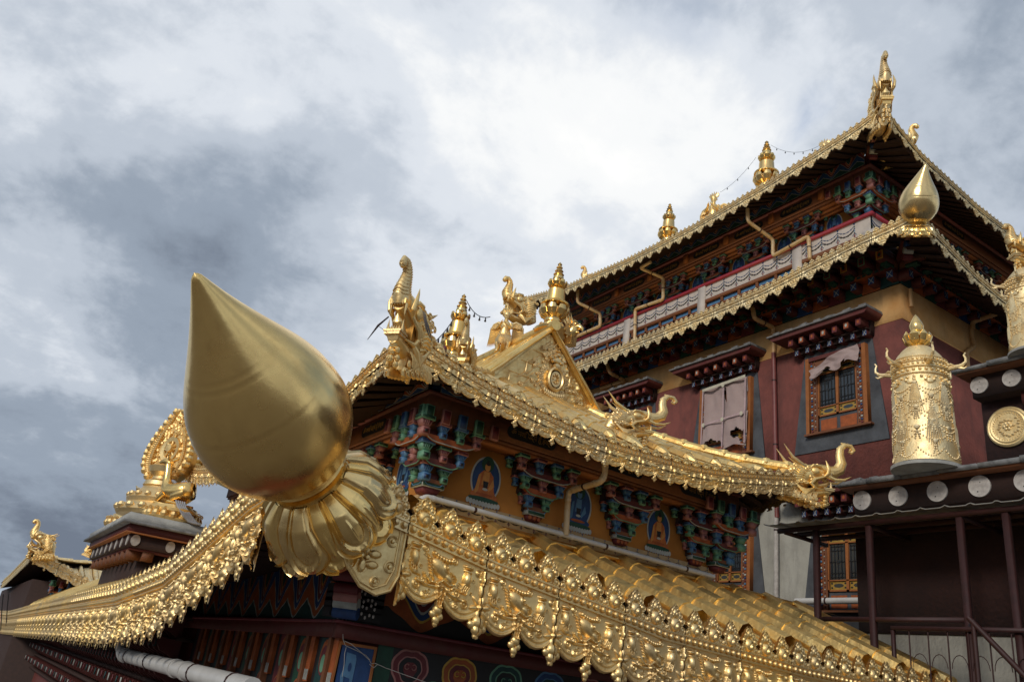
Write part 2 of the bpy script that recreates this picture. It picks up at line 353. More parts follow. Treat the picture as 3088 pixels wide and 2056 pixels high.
        for s in (.25, .75):
            H += ring(A, B, s, -.36, .15, .012, .02)
            for k in range(7):
                an = k*2*math.pi/7; H = np.maximum(H, dome(A, B, s+.085*math.cos(an), -.36+.085*math.sin(an), .038, .06))
            H = np.maximum(H, dome(A, B, s, -.36, .05, .08)); H = np.maximum(H, dome(A, B, s, -.56, .10, .05, .05)); H = np.maximum(H, dome(A, B, s, -.17, .13, .04, .05))
            H += dome(A, B, s-.11, -.52, .035, .05)+dome(A, B, s+.11, -.52, .035, .05)
        for s in (0, .5, 1):
            q = np.abs(A-s) < .065; H += q*.016*(.5+.5*np.cos((A-s)*150))*(B > -.4)
    V = np.stack([A, B, H], 2).reshape(-1, 3); idx = np.arange((na+1)*(nb_+1)).reshape(na+1, nb_+1)
    q = inside[:-1, :-1] & inside[1:, :-1] & inside[1:, 1:] & inside[:-1, 1:]
    F = np.stack([idx[:-1, :-1][q], idx[1:, :-1][q], idx[1:, 1:][q], idx[:-1, 1:][q]], 1)
    used = np.unique(F); rm = np.full(len(V), -1); rm[used] = np.arange(len(used)); out.append((V[used], rm[F]))
    # closed back of the sheet
    Vb = V[used].copy(); Vb[:, 2] = -.012; out.append((Vb, rm[F][:, ::-1]))
    # --- crest motifs
    wm = 1/ncr; na = max(8, int(res*.42*3/ncr)); nb2 = max(10, int(res*.5))
    for k in range(ncr):
        c = (k+.5)*wm; u = wm/.3333
        circ = [(0, .15, .125*u, .065), (0, .285, .075*u, .042), (0, .345, .035*u, .02), (-.105*u, .20, .045*u, .035), (.105*u, .20, .045*u, .035), (-.13*u, .10, .04*u, .03), (.13*u, .10, .04*u, .03),
                (-.075*u, .265, .036*u, .028), (.075*u, .265, .036*u, .028), (-.14*u, .04, .045*u, .03), (.14*u, .04, .045*u, .03)]
        A, B = np.meshgrid(np.linspace(c-wm/2, c+wm/2, na+1), np.linspace(.035, .42, nb2+1), indexing='ij'); X = A-c
        ins = (B < .10) | ((np.abs(X) < .03*u*(1-(B-.33)/.09)) & (B > .3) & (B < .42)); H = np.zeros_like(A)
        for (a, b, r, h) in circ:
            by = r*1.05 if r < .12*u else r
            D = np.hypot(X-a, (B-b)*(r/by)); ins |= D < r*1.08
            H = np.maximum(H, h*np.sqrt(np.clip(1-(D/(r*.66))**2, 0, 1))+.012); H = np.maximum(H, .034*np.exp(-((D-r*.92)/(.014))**2)+.0); H -= .012*np.exp(-((np.hypot(X-a-.2*r, B-b+.2*r)-r*.42)/.008)**2)*(r > .06*u)
        H += dome(X, B, 0, .10, .03*u, .02, .05)
        V = np.stack([A, B, H], 2).reshape(-1, 3); idx = np.arange((na+1)*(nb2+1)).reshape(na+1, nb2+1)
        q = ins[:-1, :-1] & ins[1:, :-1] & ins[1:, 1:] & ins[:-1, 1:]
        F = np.stack([idx[:-1, :-1][q], idx[1:, :-1][q], idx[1:, 1:][q], idx[:-1, 1:][q]], 1)
        used = np.unique(F); rm = np.full(len(V), -1); rm[used] = np.arange(len(used)); out.append((V[used], rm[F]))
        Vb = V[used].copy(); Vb[:, 2] = -.012; out.append((Vb, rm[F][:, ::-1]))
    # --- bead strip with two mouldings
    t = MB()
    for k in range(12):
        a0, a1 = k/12, (k+1)/12
        t.b2((a0, -.055, 0), (a1, .045, .03), GOLD); t.b2((a0, .038, .0), (a1, .056, .05), GOLD); t.b2((a0, -.066, .0), (a1, -.05, .05), GOLD)
    for k in range(nb): t.ball(((k+.5)/nb, -.005, .045), (.035, .038, .040), GOLD, n=10 if res > 60 else 6)
    o = 0
    for V, F, S in zip(t.V, t.F, t.S): out.append((V, (F-o).reshape(-1, S[0]))); o += len(V)
    _pc[key] = out; return out
def bead_faces(res, nb): pass
def strip(parent, side, fixed, a0, n, w, hs, ez, style, res_fn, ncr=3, nb=10, m=None, sign=1, name='eave_panel', i0=0, merge=False):
    """row of n panels; side 'F' faces -Y, 'L' faces -X, 'R' faces +X"""
    mb = MB()
    for i in range(i0, i0+n):
        res = res_fn(i); key = (style, res, ncr, nb)
        parts = panel_geo(*key); m_ = m or GOLDR
        if not merge: mb = MB()
        for V, F in parts_iter(parts, key):
            a = a0+sign*(i+V[:, 0]*.985+.0075)*w; z = ez(a)+V[:, 1]*hs; c = V[:, 2]*hs*1.05+.01
            if side == 'F': P = np.stack([a, fixed-c, z], 1); fl = sign < 0
            elif side == 'L': P = np.stack([fixed-c, a, z], 1); fl = sign > 0
            else: P = np.stack([fixed+c, a, z], 1); fl = sign < 0
            if fl: F = F[:, ::-1]
            mb.add(P, F, m_)
        if not merge: mb.build(name, parent, smooth=38)
    if merge: mb.build(name, parent, smooth=38, kind='stuff')
_pi = {}
def parts_iter(parts, key):
    return parts
def fascia_board(parent, side, fixed, a0, a1, ez, dn, up, m=None):
    n = max(2, int(abs(a1-a0)/.3)); A = np.linspace(a0, a1, n+1); mb = MB()
    for i in range(n):
        P = []
        for q, c in ((0, 0.), (1, .05)):
            for a in (A[i], A[i+1]):
                for b in (-dn, up):
                    z = ez(a)+b
                    P.append((a, fixed+c, z) if side == 'F' else ((fixed+c, a, z) if side == 'L' else (fixed-c, a, z)))
        mb.add(P, [(0, 1, 3, 2), (4, 6, 7, 5), (0, 4, 5, 1), (2, 3, 7, 6), (0, 2, 6, 4), (1, 5, 7, 3)], m or DWOOD)
    mb.build('fascia_board', parent, smooth=0)

# ---------------------------------------------------------------- curved tiled roof slopes
def rsurf(a, d, ez, zf, D, zt):
    q = np.clip(np.asarray(d, float)/D, 0, 1); return zf+(ez(a)-zf)*(1-q)**2+(zt-zf)*q
def rmap(side, fixed, a, d, z):
    a, d, z = np.broadcast_arrays(a, d, z)
    if side == 'F': return np.stack([a, fixed+d, z], -1)
    if side == 'L': return np.stack([fixed+d, a, z], -1)
    if side == 'R': return np.stack([fixed-d, a, z], -1)
    return np.stack([a, fixed-d, z], -1)
def slope(parent, side, fixed, a0, a1, D, ez, zf, zt, pitch, hip0=True, hip1=True, rr=.06, lift=.0, m=None, rolls=True, raft=.16, soff=True, seg=.28):
    m = m or GOLDT; n = max(4, int((a1-a0)/(pitch/2))); A = np.linspace(a0, a1, n+1); dd = np.linspace(-.03, D, 15)
    AA, DD = np.meshgrid(A, dd, indexing='ij')
    lo = a0+np.clip(DD, 0, None)*(1 if hip0 else 0); hi = a1-np.clip(DD, 0, None)*(1 if hip1 else 0)
    AC = np.clip(AA, lo, np.maximum(hi, lo)); Z = rsurf(AC, DD, ez, zf, D, zt)+lift
    P = rmap(side, fixed, AC, DD, Z); idx = np.arange(P[..., 0].size).reshape(P.shape[:2])
    F = np.stack([idx[:-1, :-1], idx[1:, :-1], idx[1:, 1:], idx[:-1, 1:]], -1).reshape(-1, 4)
    fl = side in 'LB'
    if fl: F = F[:, ::-1]
    mb = MB(); mb.add(P.reshape(-1, 3), F, m)
    if rolls:
        k = 0; a = a0+pitch*.5
        while a < a1:
            dm = min(D, (a-a0) if hip0 else D, (a1-a) if hip1 else D)
            if dm > .12:
                ns = max(1, int(dm/seg)); off = (k % 2)*.3
                ds = [.10 if dm > .3 else 0.]; x = .10+seg*(.4+.6*((k*37) % 10)/10)
                while x < dm-.05: ds.append(x); x += seg
                ds.append(dm)
                for j in range(len(ds)-1):
                    t = np.linspace(ds[j], ds[j+1]+.0, 3); jit = rng.normal(0, .004)
                    pts = rmap(side, fixed, a+jit, t, rsurf(a, t, ez, zf, D, zt)+lift+rr*.55)
                    mb.tube(pts, [rr*1.03, rr, rr*.985] if j else ([rr*.12, rr*.7, rr*.97] if rr < .08 else [rr*.97, rr*.98, rr]), m, n=8, up=(0, 0, 1), caps=False)
                    if j == 0: continue
                    mb.tube(pts[:1]+(pts[1]-pts[0])*np.array([[0.], [.06]]), [rr*1.075, rr*1.07], m, n=10, up=(0, 0, 1))
                # flat seam strips either side of the roll
                for s_ in (-1, 1):
                    t = np.linspace(0, dm, 6); pts = rmap(side, fixed, a+s_*pitch*.30, t, rsurf(a, t, ez, zf, D, zt)+lift+.004)
                    mb.tube(pts, .016, m, n=5)
                for s_ in (-1, 1):      # dark line where roll meets pan: gap shade and grime put into colour
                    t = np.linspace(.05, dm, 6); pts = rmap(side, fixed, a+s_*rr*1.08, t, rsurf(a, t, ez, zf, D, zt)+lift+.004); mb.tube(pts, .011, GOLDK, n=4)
            a += pitch; k += 1
    mb.build('roof_slope', parent, smooth=40)
    if soff:
        sb = MB(); Z2 = Z-.11; P2 = rmap(side, fixed, AC, DD, Z2); sb.add(P2.reshape(-1, 3), F[:, ::-1], DWOOD)
        a = a0+raft/2
        while a < a1:
            dm = min(D, (a-a0) if hip0 else D, (a1-a) if hip1 else D)
            if dm > .1:
                t = np.linspace(0.02, dm, 5); pts = rmap(side, fixed, a, t, rsurf(a, t, ez, zf, D, zt)+lift-.145)
                sb.tube(pts, .035, DWOOD, n=4)
            a += raft
        sb.build('soffit', parent, smooth=20)
def hipridge(parent, cx, cy, sx, sy, D, zc, zf, zt, lift=0., rr=.075, m=None):
    t = np.linspace(0, 1, 12); q = t; Z = zf+(zc-zf)*(1-q)**2+(zt-zf)*q+lift+.05
    P = np.stack([cx+sx*t*D, cy+sy*t*D, Z], 1); mb = MB(); mb.tube(P, rr, m or GOLDT, n=10)
    for i in range(1, 12): mb.ball(P[i]+np.array((0, 0, rr*.2)), rr*1.12, m or GOLDT, n=8)
    mb.build('hip_ridge', parent)

# ---------------------------------------------------------------- painted timber brackets
TR = [(PMAR, PPINK), (PBLUE, PLBLUE), (PGREEN, PLGREEN)]
def block_mb(ci, s=1., corner=False):
    c, e = TR[ci % 3]; c2, e2 = TR[(ci+1) % 3]; mb = MB()
    mb.box((0, 0, .085*s), (.056*s, .05*s, .016*s), e); mb.box((0, 0, .085*s), (.047*s, .054*s, .0085*s), c); mb.box((0, 0, .085*s), (.060*s, .041*s, .0085*s), c)
    mb.box((0, 0, .042*s), (.046*s, .042*s, .027*s), e2, taper=.58)
    mb.box((0, -.002*s, .044*s), (.036*s, .042*s, .022*s), c2, taper=.55)
    for x in (-.017, 0, .017): mb.box((x*s*.8, -.001*s, .044*s), (.0035*s, .0445*s, .020*s), e2, taper=.6)
    mb.box((0, -.004*s, -.013*s), (.030*s, .040*s, .026*s), e2); mb.box((0, -.010*s, -.013*s), (.021*s, .038*s, .017*s), TR[(ci+1) % 3][0])
    mb.box((0, -.014*s, -.013*s), (.011*s, .0355*s, .010*s), PBLACK)
    return mb
BL = {}
def block(parent, ci, loc, rz=0., s=1.):
    key = (ci % 3, s)
    if key not in BL:
        o = block_mb(ci, s).build('bracket_block', parent, local=True, smooth=0, loc=loc, rz=rz); BL[key] = o.data; return o
    o = bpy.data.objects.new('bracket_block', BL[key]); COL.objects.link(o); o.parent = parent; o.location = loc; o.rotation_euler = (0, 0, rz); return o
def arm(mb, w, y, z, m, e, s=1., M=None):
    t = np.linspace(-1, 1, 15); lo = np.where(np.abs(t) > .45, ((np.abs(t)-.45)/.55)**1.8*.075*s, 0)
    top = [(w*x, .075*s+.0) for x in t[::-1]]; bot = [(w*x, l-.028*s) for x, l in zip(t, lo)]
    M0 = FR(0, y, z) if M is None else M@FR(0, y, z)
    mb.prism(bot+[(w, .06*s), (w*.8, .03*s), (-w*.8, .03*s), (-w, .06*s)], -.022*s, .022*s, m, M0)
    mb.tube([(w*x, y-.024*s, z+l-.026*s) for x, l in zip(t, lo)], .0055*s, e, M, n=4)
def bracket_proto(s=1.):
    e = bpy.data.objects.new('bracket_set', None)
    mb = MB(); z0 = .04*s
    mb.box((0, -.03*s, .0), (.10*s, .06*s, .02*s), PPALE); mb.box((0, -.034*s, .0), (.094*s, .06*s, .014*s), PGREEN); mb.box((0, -.02*s, -.045*s), (.085*s, .05*s, .026*s), PMAR, taper=.75)
    for x in (-.05, 0, .05): mb.ball((x*s, -.068*s, -.04*s), (.024*s, .006*s, .024*s), PORAN, n=8)
    sp = .2*s; rows = [(2, .05, .06), (3, .20, .12), (4, .35, .18)]
    for k, (nn, z, y) in enumerate(rows):
        ww = (nn-1)*sp/2
        mb.box((0, -y*s/2+.03*s, (z+.02)*s), (ww*.55+.05*s, y*s/2+.03*s, .03*s), RWOOD)
        arm(mb, ww+.035*s, -y*s, (z-.02)*s, [BWOOD, PORAN, RWOOD][k % 3], [PLBLUE, PLGREEN, PPALE][k % 3], s)
        mb.box((0, .02*s, (z+.03)*s), (ww*.8+.04*s, .04*s, .072*s), DWOOD)
    o = mb.build('bracket_set', None, local=True, smooth=0)
    for k, (nn, z, y) in enumerate(rows):
        for i in range(nn):
            block(o, k+i, ((i-(nn-1)/2)*sp, -y*s-.012*s, (z+.03)*s))
        for sd_ in (-1, 1): block(o, k+2, (sd_*((nn-1)*sp/2+.045*s), -y*s*.25, (z+.045)*s), s=.7)
    return o
def corner_proto(s=1., rows=((1, .04, .09), (2, .20, .17), (3, .38, .25)), tops=True):
    mb = MB(); sp = .175*s
    mb.box((0, 0, .0), (.11*s, .11*s, .02*s), PPALE); mb.box((0, 0, .0), (.104*s, .115*s, .014*s), PGREEN); mb.box((0, 0, .0), (.115*s, .104*s, .014*s), PGREEN); mb.box((0, 0, -.045*s), (.09*s, .09*s, .026*s), PMAR, taper=.75)
    for k, (nn, z, p) in enumerate(rows):
        mb.box((.04*s, .04*s, (z+.03)*s), (.04*s+p*s*.8, .04*s+p*s*.8, .04*s), RWOOD)
        for q in (0, 1):
            c = (sp*nn/2-p*s, -p*s) if q == 0 else (-p*s, sp*nn/2-p*s)
            M = tr(c[0], c[1], 0)@(np.eye(4) if q == 0 else rotm('z', -math.pi/2))
            arm(mb, sp*nn/2+.03*s, 0, (z-.02)*s, [BWOOD, RWOOD, PORAN][k % 3], [PLBLUE, PLGREEN, PPALE][k % 3], s, M)
    if tops:
        for i in range(-3, 4):
            for q, (px, py) in enumerate([(.04+i*.5*sp if i > 0 else 0, 0)]): pass
    o = mb.build('corner_bracket_set', None, local=True, smooth=0)
    for k, (nn, z, p) in enumerate(rows):
        block(o, k, (-p*s-.01, -p*s-.01, (z+.03)*s), rz=0, s=1.25)
        for i in range(1, nn+1):
            block(o, k+i, (-p*s+i*sp, -p*s-.012*s, (z+.03)*s)); block(o, k+i, (-p*s-.012*s, -p*s+i*sp, (z+.03)*s), rz=-math.pi/2)
    if tops:
        p = .30; zz = .56
        for i in range(0, 5):
            c, e_ = TR[(i+2) % 3]
            for q in (0, 1):
                b = MB(); M = tr(-p*s+(.045+i*.17)*s, -p*s, zz*s) if q == 0 else tr(-p*s, -p*s+(.045+i*.17)*s, zz*s)@rotm('z', -math.pi/2)
                b.box((0, 0, 0), (.040*s, .02*s, .066*s), e_, M); b.box((0, -.004*s, 0), (.030*s, .02*s, .056*s), c, M); b.build('beam_end', o, local=True, smooth=0)
    return o
def put(proto, first, parent, loc, rz=0., s=1.):
    o = proto if first else copy_tree(proto)
    o.parent = parent; o.location = Vector(np.array(loc)-worldloc(parent)); o.rotation_euler = (0, 0, rz); o.scale = (s, s, s); return o

# ---------------------------------------------------------------- flat paintings on boards
def ell(cx, cy, rx, ry, n=28, a0=0, a1=2*math.pi): t = np.linspace(a0, a1, n, endpoint=(abs(a1-a0) < 6.2)); return np.stack([cx+rx*np.cos(t), cy+ry*np.sin(t)], 1)
def mural(parent, M, s=1., robe=None, body=None):
    mb = MB(); K = .0016; robe = robe or PROBE; body = body or PSKIN
    def f(p, k, m): mb.face(np.array(p)*s, .002+K*k, m, M)
    f(ell(0, .02, .165, .215), 0, PPALE); f(ell(0, .02, .148, .198), 1, PBLUE); f(ell(0, .165, .068, .075), 2, PGREEN)
    f([(-.14, -.15), (-.10, -.07), (-.075, .06), (-.035, .10), (.035, .10), (.075, .06), (.10, -.07), (.14, -.15), (.05, -.175), (-.05, -.175)], 3, robe)
    f(ell(0, -.135, .150, .042), 3.5, robe); f([(-.03, .09), (.03, .09), (.035, -.04), (-.045, -.04)], 4, body)
    f(ell(0, .135, .030, .038), 4, body); f(ell(0, .168, .024, .018), 5, PBLACK); f(ell(0, .19, .010, .012), 5, PBLACK)
    f([(-.085, .05), (-.06, .06), (-.07, -.10), (-.10, -.13), (-.11, -.11)], 5, body); f([(.075, .04), (.095, -.03), (.04, -.09), (.03, -.07)], 5, body)
    f([(-.03, .0), (.03, .0), (.022, -.06), (-.022, -.06)], 6, PBLACK); f(ell(0, -.075, .03, .012), 7, PPALE)
    f(ell(0, -.125, .09, .014), 6, PORAN); f(ell(0, -.170, .165, .024), 4.5, PGREEN)
    for i in range(11):
        u = -.165+i*.033; f(ell(u, -.20-.012*math.sqrt(max(0, 1-(u/.17)**2)), .019, .026, 10), 5+.1*i, PPALE)
    return mb.build('painted_figure', parent, smooth=0)
def glyph_mesh(txt):
    cu = bpy.data.curves.new('script', 'FONT'); cu.body = txt; cu.size = 1; cu.extrude = .01; cu.align_x = 'CENTER'; cu.align_y = 'CENTER'
    o = bpy.data.objects.new('script', cu); COL.objects.link(o); dg = bpy.context.evaluated_depsgraph_get()
    me = bpy.data.meshes.new_from_object(o.evaluated_get(dg)); me.name = 'script_lettering'; bpy.data.objects.remove(o, do_unlink=True); return me
SCRIPT = glyph_mesh('ॐ मणि पद्मे हूँ हंक्ष')
def script_board(parent, M, w, h, fm=None):
    mb = MB(); r = h/2
    p = [(-w/2+r*(1-math.cos(a)) if True else 0, 0) for a in (0,)]
    pts = [(w/2-r+r*math.sin(a), r*math.cos(a)) for a in np.linspace(0, math.pi, 9)]+[(-w/2+r-r*math.sin(a), -r*math.cos(a)) for a in np.linspace(0, math.pi, 9)]
    mb.prism(pts, -.005, .006, PBLACK, M); o = mb.build('script_board', parent, smooth=0)
    V = np.empty(len(SCRIPT.vertices)*3); SCRIPT.vertices.foreach_get('co', V); V = V.reshape(-1, 3)
    V = V-(V.min(0)+V.max(0))/2; ex = V.max(0)-V.min(0); V[:, 0] *= w*.84/ex[0]; V[:, 1] *= h*.66/ex[1]; V[:, 2] = .009+V[:, 2]*.2
    g = MB(); off = len(V); S = {}
    for p_ in SCRIPT.polygons: S.setdefault(len(p_.vertices), []).append(list(p_.vertices))
    for k, F in S.items(): g.add(V, F, GLYPH, M)
    g.build('lettering', o, smooth=0); return o
def ogee(u, amp, per, wob=.10):
    f = np.abs(np.mod(u/per+.5, 1)-.5)*2            # 0 at peak, 1 in valley
    f = f+wob*np.sin(f*math.pi*3)*.35
    return amp*(1-f)**1.15
def wave_board(parent, M, w, zt, per, cols, name='painted_wave_board', back=None, ph=0.):
    """nested flame-shaped bands painted on a board, from the bottom edge up to height zt(u)"""
    mb = MB(); u = np.linspace(0, w, max(24, int(w/per*26)))
    top = zt(u) if callable(zt) else np.full_like(u, zt)
    def poly(c): return np.concatenate([np.stack([u, np.minimum(c, top)], 1), [(w, 0), (0, 0)]])
    mb.face(np.concatenate([np.stack([u, top], 1), [(w, 0), (0, 0)]]), 0, back or PTEAL, M)
    H = float(np.max(top)); n = len(cols)
    for k, (c, e) in enumerate(cols):
        a = H*(1.15-k/n*1.12); b = H*(.42-k/n*.5)
        y = np.maximum(ogee(u+ph, a, per)+b, .001)
        strips(mb, u, y+.016*per/.5, top, .0015*(2*k+1), e, M); strips(mb, u, y, top, .0015*(2*k+2), c, M)
    return mb.build(name, parent, smooth=0)
def strips(mb, u, y, top, w, m, M):
    y = np.minimum(y, top); V = np.concatenate([np.stack([u, np.zeros_like(u), np.full_like(u, w)], 1), np.stack([u, np.maximum(y, .0005), np.full_like(u, w)], 1)])
    n = len(u); i = np.arange(n-1); mb.add(V, np.stack([i, i+1, i+1+n, i+n], 1), m, M)
def garland_board(parent, M, w, h, per, back, name='garland_board', tiny=1.):
    mb = MB(); mb.prism([(0, 0), (w, 0), (w, h), (0, h)], -.02, 0, back, M); n = int(w/per)
    for i in range(n+1):
        x = i*per
        for (lv, amp, c) in ((.78, .22, PBLUE), (.60, .26, PMAR), (.52, .22, PGREEN)):
            if x+per <= w:
                t = np.linspace(0, 1, 9); mb.tube([(x+per*q, h*(lv-amp*4*q*(1-q)), .002) for q in t], .0032*tiny, PBLUE if c is PBLUE else PBLACK, M, n=3)
                for q in (.2, .38, .62, .8): mb.ball((x+per*q, h*(lv-amp*4*q*(1-q)), .002), (.0075*tiny, .0075*tiny, .001), c, M, 6)
        if x <= w:
            mb.face([(x-.012*tiny, h*.97), (x+.012*tiny, h*.97), (x, h*.82)], .003, PBLUE, M) if 0 < x < w else None
            for q in (.75, .62, .48, .35): mb.ball((min(max(x, .01), w-.01), h*q, .002), (.009*tiny, .008*tiny, .001), [PLBLUE, PMAR, PBLUE, PGREEN][int(q*10) % 4], M, 6)
            for s_ in (-1, 1):
                if 0.03 < x < w-.03: mb.face([(x, h*.40), (x+s_*.02*tiny, h*.20), (x+s_*.012*tiny, h*.20)], .003, PBLUE, M); mb.face([(x, h*.38), (x+s_*.008*tiny, h*.10), (x, h*.10)], .003, PMAR, M)
    return mb.build(name, parent, smooth=0)
# ---------------------------------------------------------------- ornaments (local: +X is forward, z up, about 1 m tall)
def makara(name, label, loc, rz, s, m=None, group='gilded sea-dragon heads on roof corners', collar=True):
    m = m or GOLD; T = thing(name, label, 'roof ornament', loc, rz, s, group)
    b = MB()
    b.tube([(-.44, 0, .26), (-.36, 0, .40), (-.25, 0, .50), (-.12, 0, .59), (.02, 0, .645), (.11, 0, .66)], [.09, .15, .165, .15, .125, .11], m, n=16)   # skull and upper jaw
    b.box((.03, 0, .625), (.125, .108, .022), m, taper=.96)
    b.tube([(-.34, 0, .30), (-.22, 0, .24), (-.08, 0, .25), (.04, 0, .29), (.10, 0, .30)], [.12, .12, .10, .085, .075], m, n=14, sy=.7)
    b.box((-.10, 0, .47), (.035, .118, .125), GOLDK)  # darker plate colours in the shade of the open mouth
    for s_ in (-1, 1):
        b.ball((-.10, s_*.145, .60), (.062, .036, .064), m, n=14); b.ball((-.085, s_*.163, .60), (.032, .018, .032), m, n=10)
        b.tube([(-.18, s_*.11, .63), (-.13, s_*.15, .69), (-.05, s_*.15, .69), (.01, s_*.13, .64)], [.014, .028, .024, .008], m, n=7)
        b.tube([(.12, s_*.10, .59), (.0, s_*.14, .52), (-.12, s_*.155, .46), (-.17, s_*.145, .38), (-.11, s_*.14, .31), (.03, s_*.11, .31)], [.010, .022, .030, .030, .022, .010], m, n=7)
        b.ball((.165, s_*.042, .675), (.025, .022, .02), m, n=8)
    b.build('head', T, local=True)
    t = MB(); P = [(.08, 0, .66), (.115, 0, .71), (.115, 0, .77), (.10, 0, .84), (.09, 0, .91), (.105, 0, .97), (.145, 0, 1.01), (.19, 0, 1.005), (.21, 0, .97), (.20, 0, .935)]
    rr = [.118, .105, .088, .072, .058, .05, .048, .046, .042, .03]; t.tube(P, rr, m, n=14)
    Pn = np.array(P)
    for q in np.linspace(.6, 5.2, 9):
        i = int(q); f = q-i; c = Pn[i]*(1-f)+Pn[i+1]*f; r = rr[i]*(1-f)+rr[i+1]*f; th = np.linspace(-1.35, 1.35, 13)
        t.tube([(c[0]+math.cos(a)*r*1.0, math.sin(a)*r*1.02, c[2]+.010*math.cos(a*4)) for a in th], .007, m, n=5)
    for q in np.linspace(.8, 6, 15):
        i = int(q); f = q-i; c = Pn[i]*(1-f)+Pn[i+1]*f; r = rr[i]*(1-f)+rr[i+1]*f
        for s_ in (-1, 1): t.ball((c[0]-r*.35, s_*r*.98, c[2]), .011, m, n=6)
    t.ball((.20, 0, .965), (.045, .05, .042), m, n=12)
    for s_ in (-1, 1): t.ball((.235, s_*.02, .955), .013, m, n=6)
    t.build('trunk', T, local=True)
    t = MB(); t.box((.09, 0, .325), (.065, .105, .012), m); t.box((.085, 0, .347), (.076, .118, .008), m); t.box((.06, 0, .295), (.075, .088, .028), m, taper=.7); t.build('lower_jaw', T, local=True, smooth=45)
    t = MB()
    for i in range(5):
        y = -.07+i*.035; t.ball((.15, y, .612), (.018, .015, .030), m, n=8); t.lathe([(.017, 0), (.015, .02), (.0, .052)], m, tr(.13, y, .352), n=8)
    for s_ in (-1, 1):
        for k in range(4): t.ball((.11-.05*k, s_*.108, .585-.008*k), (.018, .013, .026), m, n=7)
        t.lathe([(.020, 0), (.014, .05), (.0, .12)], m, tr(.11, s_*.100, .352), n=8); t.lathe([(.02, 0), (.013, -.06), (0, -.12)], m, tr(.12, s_*.100, .61), n=8)
    t.build('teeth', T, local=True)
    t = MB(); t.tube([(-.12, 0, .37), (-.03, 0, .385), (.045, 0, .41), (.095, 0, .455), (.115, 0, .52)], [.05, .072, .082, .070, .006], m, n=12, sy=.5, up=(0, 0, 1)); t.build('tongue', T, local=True)
    for s_ in (-1, 1):
        t = MB(); t.tube([(.02, s_*.13, .53), (.06, s_*.165, .58), (.06, s_*.185, .66), (.04, s_*.18, .74), (.025, s_*.17, .80)], [.022, .030, .026, .014, .002], m, n=10); t.build('tusk', T, local=True)
        t = MB(); t.tube([(-.22, s_*.08, .62), (-.30, s_*.10, .68), (-.39, s_*.12, .71), (-.47, s_*.13, .77)], [.026, .024, .017, .002], m, n=8); t.build('horn', T, local=True)
    r2 = np.random.default_rng(3)
    for s_ in (-1, 1):
        t = MB()
        for k in range(11):          # mane locks sweeping back
            z = .66-.036*k; y = s_*(.08+.05*math.sin(k/10*math.pi)); x0 = -.17-.012*k
            t.tube([(x0, y, z), (x0-.06, y*1.25, z+.03), (x0-.12, y*1.35, z+.02), (x0-.17-.02*(k % 3), y*1.3, z+.05)], [.022, .026, .018, .002], m, n=6)
        for k in range(16):
            x = -.12-.33*r2.random(); z = .36+.34*r2.random(); t.spiral((x, s_*(.14+.02*r2.random()), z), .036, m, None, flip=s_, w=s_*.012, th=.32)
        for k in range(9):           # fluted cheek fan
            a = k/8; t.tube([(-.10-.02*a, s_*.125, .33-.01*k*.6), (-.18-.07*a, s_*.165, .27-.012*k), (-.29-.11*a, s_*.15, .25+.014*k), (-.34-.1*a, s_*.13, .29+.02*k)], [.012, .019, .016, .003], m, n=6)
        for k in range(9): t.ball((-.04-.045*k, s_*.03, .74-.018*k), .026, m, n=7)
        t.build('mane', T, local=True)
    if collar:
        t = MB(); t.tube([(-.52, 0, .26), (-.40, 0, .22), (-.28, 0, .19), (-.10, 0, .17)], [.05, .10, .11, .09], m, n=12)
        for s_ in (-1, 1):
            for k in range(6):
                x = -.08-.075*k; t.ball((x, s_*(.10+.035*math.sin(k/6*3)), .045+.022*k), (.048, .036, .055), m, n=9); t.spiral((x, s_*(.135+.035*math.sin(k/6*3)), .045+.022*k), .036, m, None, flip=s_, w=s_*.01)
                t.ball((x-.03, s_*(.13+.03*math.sin(k/6*3)), .13), (.042, .026, .042), m, n=8)
                for q in range(3): t.tube([(x-.02*q, s_*.13, .24), (x-.03-.02*q, s_*.165, .18), (x-.05-.02*q, s_*.16, .11)], [.008, .013, .007], m, n=5)
        t.build('scale_collar', T, local=True)
        t = MB()
        for k, (x, y, z, r) in enumerate([(.06, 0, .25, .05), (.05, .05, .20, .034), (.05, -.05, .20, .034), (.07, 0, .18, .035), (.04, .06, .13, .034), (.04, -.06, .13, .034), (.08, 0, .11, .04), (.04, .05, .07, .036), (.04, -.05, .07, .036)]):
            t.ball((x, y, z), r, m, n=9); t.ball((x+r*.7, y, z), r*.5, m, n=7)
        t.build('beard', T, local=True)
    return T
BELLP = [(.26, 0), (.27, .03), (.24, .05), (.20, .07), (.19, .10), (.13, .13), (.12, .16), (.135, .17), (.135, .19), (.12, .20), (.125, .22)]
